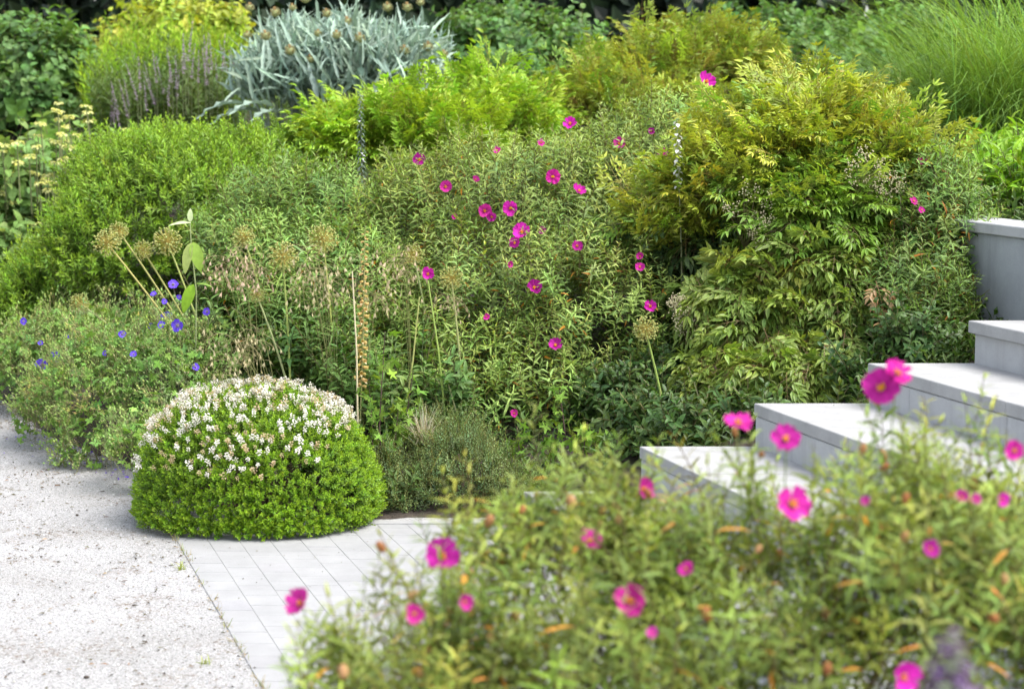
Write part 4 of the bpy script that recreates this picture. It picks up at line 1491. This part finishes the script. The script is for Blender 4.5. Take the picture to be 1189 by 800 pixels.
# bare stems
for a, b2, fx, fy, Y_, c_, lab in [(409, 315, 414, 480, 8.0, (.50, .44, .28), 'single bleached dry stalk rising just behind the hebe'),
                                   (497, 326, 515, 475, 8.1, (.25, .34, .08), 'plain green flower stalk in front of the rock rose'),
                                   (487, 345, 473, 450, 8.15, (.34, .36, .12), 'thin leaning yellowish stalk left of the plain green stalk')]:
    h, f_ = W(a, b2, Y_), W(fx, fy, Y_)
    k = (f_ - h) / (h[2] - f_[2])
    f_ = h + k * (h[2] - max(float(ground(f_[0], f_[1])), 0))
    t = thing('bare_stalk', lab, 'stalk', f_, 'bare stalks behind the hebe')
    b_ = MB(); b_.add(tube([h, h * .6 + f_ * .4 + [.008, 0, 0], f_], [.0028, .0038, .0048], 6, c_)); b_.build('stem', M_STEM, t)
    if a == 487:
        b_ = MB(); b_.add(xf(leaf(.12, .016, ((.3, 1), (.7, .8)), 1.2, .3, (.2, .28, .08)), yframe([.6, -.4, .6]), h * .5 + f_ * .5)); b_.build('leaf', M_LEAF, t)

# ------------------------------------------------------------------ oat grass with nodding spikelets
def spikelet():
    ts = []
    for k, (a, l_) in enumerate([(-.25, 1), (.25, 1), (0, .85)]):
        ts.append(xf(leaf(.022 * l_, .0042, ((.35, 1), (.7, .6)), .2, .5, mixc((.46, .40, .22), (.60, .54, .36), rng.random())), yframe(nrm(np.array([math.sin(a), 0, -math.cos(a)])), (0, -1, 0))))
    return join(ts)


SPL = [spikelet() for _ in range(5)]


def oat(label, tips, foot, Y_, nsp=24, pink=0.0, r=.09):
    f_ = W(*foot, Y_)
    f_[2] = max(float(ground(f_[0], f_[1])), 0)
    t = thing('oat_grass', label, 'grass clump', f_, 'nodding oat grasses')
    sb, mb = MB(), MB()
    for a, b2 in tips:
        h = W(a, b2, Y_ + U(-.15, .15))
        m = np.array([f_[0] * .5 + h[0] * .5, h[1], max(h[2], f_[2] + .1) + .12])
        tt = np.linspace(0, 1, 8)[:, None]
        pts = f_ * (1 - tt) ** 2 + 2 * m * tt * (1 - tt) + h * tt ** 2
        sb.add(tube(pts, np.linspace(.0014, .0007, 8), 4, (.22, .23, .09)))
        for _k in range(int(nsp * .75)):
            t_ = U(.62, 1.0)
            b0 = f_ * (1 - t_) ** 2 + 2 * m * t_ * (1 - t_) + h * t_ ** 2
            e = b0 + np.array([U(-r, r), U(-r, r), U(-r * .9, r * .25)])
            sb.add(tube([b0, (b0 + e) / 2 + [0, 0, .012], e], [.0005] * 3, 3, (.42, .36, .2)))
            tn_ = np.array([1 + pink * .15, 1 - pink * .12, 1 + pink * .2]) * U(.8, 1.25)
            fr = zframes(nrm(np.array([[U(-.45, .45), U(-.3, .3), 1]])), np.array([U(0, 6.28)]))[0]
            mb.add(xf(SPL[rng.integers(5)], fr, e, U(.8, 1.2), tn_))
    sb.build('stems', M_DRY, t)
    mb.build('spikelets', M_DRY, t)


oat('pinkish oat grass nodding beside the large pale hanging leaf', [(250, 300), (262, 312), (248, 318), (280, 305), (296, 310), (310, 315), (272, 290)], (300, 450), 8.35, 22, .6)
oat('straw oat grass spilling around the tallest allium', [(345, 310), (362, 300), (352, 325), (338, 335), (372, 315), (395, 322), (385, 345), (350, 290)], (390, 460), 8.3, 20)
oat('oat grass nodding to the right of the yellow bell spike', [(425, 340), (440, 345), (432, 320), (420, 300), (445, 348)], (420, 460), 8.2, 14)
oat('small oat grass tuft arching over the rock rose foliage', [(460, 292), (466, 305), (470, 318), (455, 300), (520, 345), (535, 350)], (480, 460), 8.3, 18, .3)
oat('loose dry oat grass low between the cranesbill and the hebe', [(255, 400), (240, 392), (262, 412), (280, 402), (270, 425), (285, 398), (250, 420), (292, 385)], (330, 470), 8.0, 14)

# ------------------------------------------------------------------ single spikes
def spike_thing(name, label, cat, top, foot, Y_, fl, n, mat, stemc, sp_from=.0, sp_to=.6, leafc=None):
    h, f_ = W(*top, Y_), W(*foot, Y_)
    f_[2] = min(f_[2], max(float(ground(f_[0], f_[1])), 0))
    t = thing(name, label, cat, f_)
    b_ = MB(); b_.add(tube([h, (h + f_) / 2 + [.004, 0, 0], f_], [.0015, .0035, .0045], 6, stemc)); b_.build('stem', M_STEM, t)
    mb = MB()
    for i in range(n):
        u = sp_from + (sp_to - sp_from) * (i + .5) / n
        p = h + (f_ - h) * u
        a = i * 2.4 + U(-.2, .2)
        d_ = np.array([math.cos(a), math.sin(a), 0])
        mb.add(xf(fl(u), yframe(nrm(d_ + [0, 0, -.25])), p + d_ * .003))
    mb.build('flowers', mat, t)
    if leafc is not None:
        mb = MB()
        for i in range(14):
            u = U(sp_to, 1)
            p = h + (f_ - h) * u
            a = U(0, 6.28)
            mb.add(xf(leaf(.09, .02, ((.3, 1), (.7, .7)), 1, .3, leafc), yframe([math.cos(a), math.sin(a), .5]), p))
        mb.build('foliage', M_LEAF, t)
    return t


def bell(u):
    c = mixc((.62, .45, .20), (.50, .42, .12), rng.random())
    n = 8
    v, f = [], []
    for i, (y, r) in enumerate([(0, .002), (.007, .0055), (.016, .006), (.021, .0078)]):
        for k in range(n):
            a = 2 * math.pi * k / n
            v.append((r * math.cos(a), y, r * math.sin(a)))
    for i in range(3):
        for k in range(n):
            a, b2 = i * n + k, i * n + (k + 1) % n
            f += [(a, b2, b2 + n), (a, b2 + n, a + n)]
    lip = leaf(.012, .008, ((.5, 1),), .6, .2, (.72, .62, .42))
    return xf(join([TM(v, f, c), xf(lip, None, (0, .018, -.006))]), None, (0, 0, 0), U(.8, 1.15) * (.5 + .6 * min(u * 2.2, 1)))


spike_thing('foxglove_spike', 'rusty yellow bell flowered foxglove spike standing behind the hebe', 'flowering plant', (424, 262), (416, 480), 8.1, bell, 64, M_PETAL, (.26, .27, .1), .02, .68, (.07, .13, .03))
spike_thing('echium_spike', 'tall dark grey green flower spike with tiny pale flowers above the rock rose', 'flowering plant', (418, 108), (423, 330), 9.75,
            lambda u: leaf(.042 * (.45 + u * 1.8), .009, ((.4, 1),), .8, .3, mixc((.09, .125, .10), (.16, .20, .17), rng.random())) if rng.random() > .1 else
            leaf4(.022, .016, .3, (.62, .62, .66)), 150, M_SILVER, (.10, .12, .08), .0, .46)
spike_thing('white_flower_spike', 'short spike of white flowers beside the nandina crown', 'flowering plant', (786, 138), (795, 300), 8.5,
            lambda u: leaf(.03 * U(.5, 1.1), .018, ((.4, 1), (.75, .8)), U(.3, 1.4), .3, np.array((.66, .66, .64)) * U(.85, 1.05)) if rng.random() < .8 else leaf4(.02, .008, .3, (.2, .26, .1)), 34, M_WHITE, (.18, .2, .1), .0, .27)

# pale plant with large hanging leaves, wilted top leaf
mk = W(225, 440, 8.5)
mk[2] = max(float(ground(mk[0], mk[1])), 0)
t = thing('large_leaf_plant', 'slender plant with big pale yellow green hanging leaves among the alliums', 'perennial', mk)
b_ = MB()
hh = W(220, 245, 8.5)
b_.add(tube([hh, W(222, 285, 8.5), W(228, 340, 8.5), mk], [.0018, .0028, .0035, .004], 6, (.26, .30, .14)))
b_.build('stem', M_STEM, t)
for a, b2, dx, dy, dz, L_, Wd, c_, up in [(222, 282, -.3, -.25, -1, .14, .045, (.30, .36, .12), (-.3, -1, .2)), (224, 281, .3, -.2, -1, .135, .055, (.21, .32, .06), (.2, -1, .2)),
                                         (225, 330, -.45, -.3, -1, .135, .052, (.19, .33, .03), (-.2, -1, .2)), (226, 330, 1, -.3, .1, .085, .045, (.16, .27, .05), (0, 0, 1)),
                                         (222, 259, -1, -.2, .1, .10, .028, (.40, .46, .26), (0, -.4, 1)), (221, 258, .0, -.1, 1, .06, .024, (.38, .45, .26), (0, -1, 0))]:
    b_ = MB()
    b_.add(xf(leaf(L_, Wd, ((.1, .6), (.28, .98), (.5, 1), (.75, .7), (.9, .35)), .5, .18, c_, np.asarray(c_) * .93), yframe([dx, dy, dz], up), W(a, b2, 8.46)))
    b_.build('leaf', M_SOFT, t, smooth=True)

# ------------------------------------------------------------------ blurred purple spike very near the lens
pb = W(1105, 1150, 1.75)
pt_ = W(1103, 735, 1.75)
t = thing('purple_salvia', 'blurred purple flower spike close to the viewer at the bottom right', 'flowering plant', (pb[0], pb[1], 0))
b_ = MB(); b_.add(tube([pt_, (pt_ + pb) / 2, pb, (pb[0], pb[1], 0)], [.0022, .003, .004, .005], 6, (.12, .10, .08))); b_.build('stem', M_STEM, t)
mb = MB()
for i in range(84):
    u = (i / 84) ** .9
    p = pt_ + (pb - pt_) * u * .36
    a = i * 2.4
    d_ = nrm(np.array([math.cos(a), math.sin(a), .25]))
    c_ = mixc((.16, .09, .24), (.34, .25, .38), rng.random()) if rng.random() < .5 else ((.07, .04, .05) if rng.random() < .6 else (.22, .27, .18))
    mb.add(xf(leaf(.012 + .036 * min(u * 1.6, 1), .013, ((.4, 1), (.8, .8)), .7, .4, c_), yframe(d_), p))
mb.build('flowers', M_PETAL, t)
mb = MB()
for i in range(16):
    u = U(.4, 1)
    p = pt_ + (pb - pt_) * u
    a = U(0, 6.28)
    mb.add(xf(leaf(.06, .02, ((.3, 1), (.7, .7)), 1, .3, (.09, .14, .05)), yframe([math.cos(a), math.sin(a), .3]), p))
mb.build('foliage', M_LEAF, t)

# ------------------------------------------------------------------ litter, petals, weeds
def onground(n, x, y):
    return np.stack([x, y, np.full(n, .013)], 1)


mb = MB()
n = 6000
y = 5.1 + 5.1 * rng.random(n)
x = np.interp(y, BED_Y, BED_X) - np.abs(rng.normal(0, .45, n)) + .05
k = y < 7.2
x[k] = (X_EDGE + DX * (YB - y[k])) - np.abs(rng.normal(0, .5, k.sum())) + .02
keep = (lump(np.stack([x, y, x * 0], 1), 2.6) > .15) | (rng.random(n) < .22)
x, y = x[keep], y[keep]
n = len(x)
cols = np.array([(.07, .055, .04), (.15, .105, .07), (.22, .175, .12), (.11, .10, .05)])
DR = [leaf4(.016, .005, .4, c) for c in cols] + [leaf(.022, .0016, ((.5, 1),), .4, .2, c) for c in cols] + [leaf4(.009, .006, .5, c * .6) for c in cols]
d_ = np.stack([rng.normal(size=n), rng.normal(size=n), U(-.02, .2, n)], 1)
mb.inst(DR, onground(n, x, y), yframes(d_, np.tile([[0, 0, 1.0]], (n, 1)) + rng.normal(0, .3, (n, 3))), U(.6, 1.7, n), tint(n, .25))
# dark loose stones
m_ = 30
ys = U(5.0, 9.5, m_)
xs = np.where(ys < 7.2, X_EDGE + DX * (YB - ys), np.interp(ys, BED_Y, BED_X)) - np.abs(rng.normal(0, .8, m_)) - .03
mb.inst([ball(.004, (.22, .20, .18), 5, 4, (1.3, 1, .7)), ball(.005, (.09, .075, .065), 5, 4, (1, 1.3, .7)), ball(.004, (.5, .49, .48), 5, 4, (1.2, 1, .7))], onground(m_, xs, ys),
        zframes(np.tile([[0, 0, 1.0]], (m_, 1)), U(0, 6, m_)), U(.6, 1.4, m_))
px_, pz_, py_ = [], [], []
for k in range(5):
    for _ in range(7):
        t_ = U(.02, 1.6)
        u_ = U(.03, .36) if rng.random() < .5 else U(.30, .37)
        px_.append(STEP[k][0] + u_ + DX * t_); py_.append(YB - t_); pz_.append(STEP[k][2] + .002)
for _ in range(90):
    t_ = abs(rng.normal(0, .5)) + .02
    px_.append(X_EDGE + U(0, 1.2) ** 2 + DX * t_); py_.append(YB - t_); pz_.append(.0145)
n = len(px_)
mb.inst(DR, np.stack([px_, py_, pz_], 1), yframes(np.stack([rng.normal(size=n), rng.normal(size=n), U(0, .15, n)], 1), np.tile([[0, 0, 1.0]], (n, 1)) + rng.normal(0, .2, (n, 3))), U(.4, 1.0, n), tint(n, .25))
mb.build('leaf_litter', M_DRY, kind='stuff')
mb = MB()
n = 16000
y = 5.0 + 5.5 * rng.random(n) ** 1.5
x = np.where(y < 7.2, X_EDGE + DX * (YB - y), np.interp(y, BED_Y, BED_X)) - np.abs(U(0, 1.9, n)) + .02
STN = [ball(.0028, np.array((.40, .40, .40)) * k_, 5, 4, q_) for k_, q_ in [(1.0, (1.3, 1, .6)), (.92, (1, 1.2, .6)), (.8, (1.2, .9, .6)), (1.1, (1, 1, .6)), (.62, (1.1, 1, .6))]]
mb.inst(STN, np.stack([x, y, np.full(n, .0095)], 1), zframes(np.tile([[0, 0, 1.0]], (n, 1)), U(0, 6, n)), .5 + 1.1 * rng.random(n) ** 3, tint(n, .1, .03, .03))
mb.build('loose_gravel', M_STEM, kind='stuff')
mb = MB()
n = 260
y = U(7.9, 9.3, n)
x = np.interp(y, BED_Y, BED_X) - np.abs(rng.normal(0, .16, n)) + .12
mb.inst([leaf4(.016, .013, .3, (.13, .07, .45)), leaf4(.014, .012, .3, (.22, .13, .42))], onground(n, x, y) + [0, 0, .004],
        yframes(np.stack([rng.normal(size=n), rng.normal(size=n), U(0, .3, n)], 1), np.tile([[0, 0, 1.0]], (n, 1)) + rng.normal(0, .3, (n, 3))), U(.6, 1.2, n), tint(n))
mb.build('fallen_petals', M_PETAL, kind='stuff')
mb = MB()
n = 240
s_ = np.concatenate([np.repeat(rng.uniform(0, 2.1, 14), 12), rng.uniform(0, 2.1, 72)])
s_ = s_ + rng.normal(0, .012, n)
x = X_EDGE + DX * s_ + rng.normal(0, .008, n)
y = YB - s_
MOS = [blade(.03, .3, .8, .0016, (.25, .2, .1)), blade(.025, .5, .9, .002, (.16, .2, .06)), leaf4(.012, .005, .3, (.3, .22, .12))]
mb.inst(MOS, onground(n, x, y), zframes(np.tile([[0, 0, 1.0]], (n, 1)) + rng.normal(0, .3, (n, 3)), U(0, 6, n)), U(.5, 1.2, n))
mb.build('joint_weeds', M_SOFT, kind='stuff')
for a, b2, s, lab in [(212, 664, 1, 'tiny yellow green weed at the joint of gravel and paving'), (240, 775, .8, 'tiny weed seedling alone in the gravel near the bottom edge')]:
    Y_ = CAM_H / math.tan(PITCH + math.atan((b2 - CY) / FPX))
    p = W(a, b2, Y_)
    t = thing('weed_seedling', lab, 'weed', (p[0], p[1], .005))
    mb = MB()
    mb.inst([blade(.05, .5, .9, .004, (.22, .27, .06)), blade(.04, .8, .6, .005, (.26, .29, .08))], np.tile([[p[0], p[1], .010]], (16, 1)) + rng.normal(0, .008, (16, 3)) * [1, 1, 0],
            zframes(np.tile([[0, 0, 1.0]], (16, 1)) + rng.normal(0, .35, (16, 3)), U(0, 6, 16)), s * U(.6, 1.1, 16))
    mb.build('leaves', M_SOFT, t)

# remove the prototypes of the copied parts
for o in PROTO:
    for ch in list(o.children):
        bpy.data.objects.remove(ch)
    bpy.data.objects.remove(o)
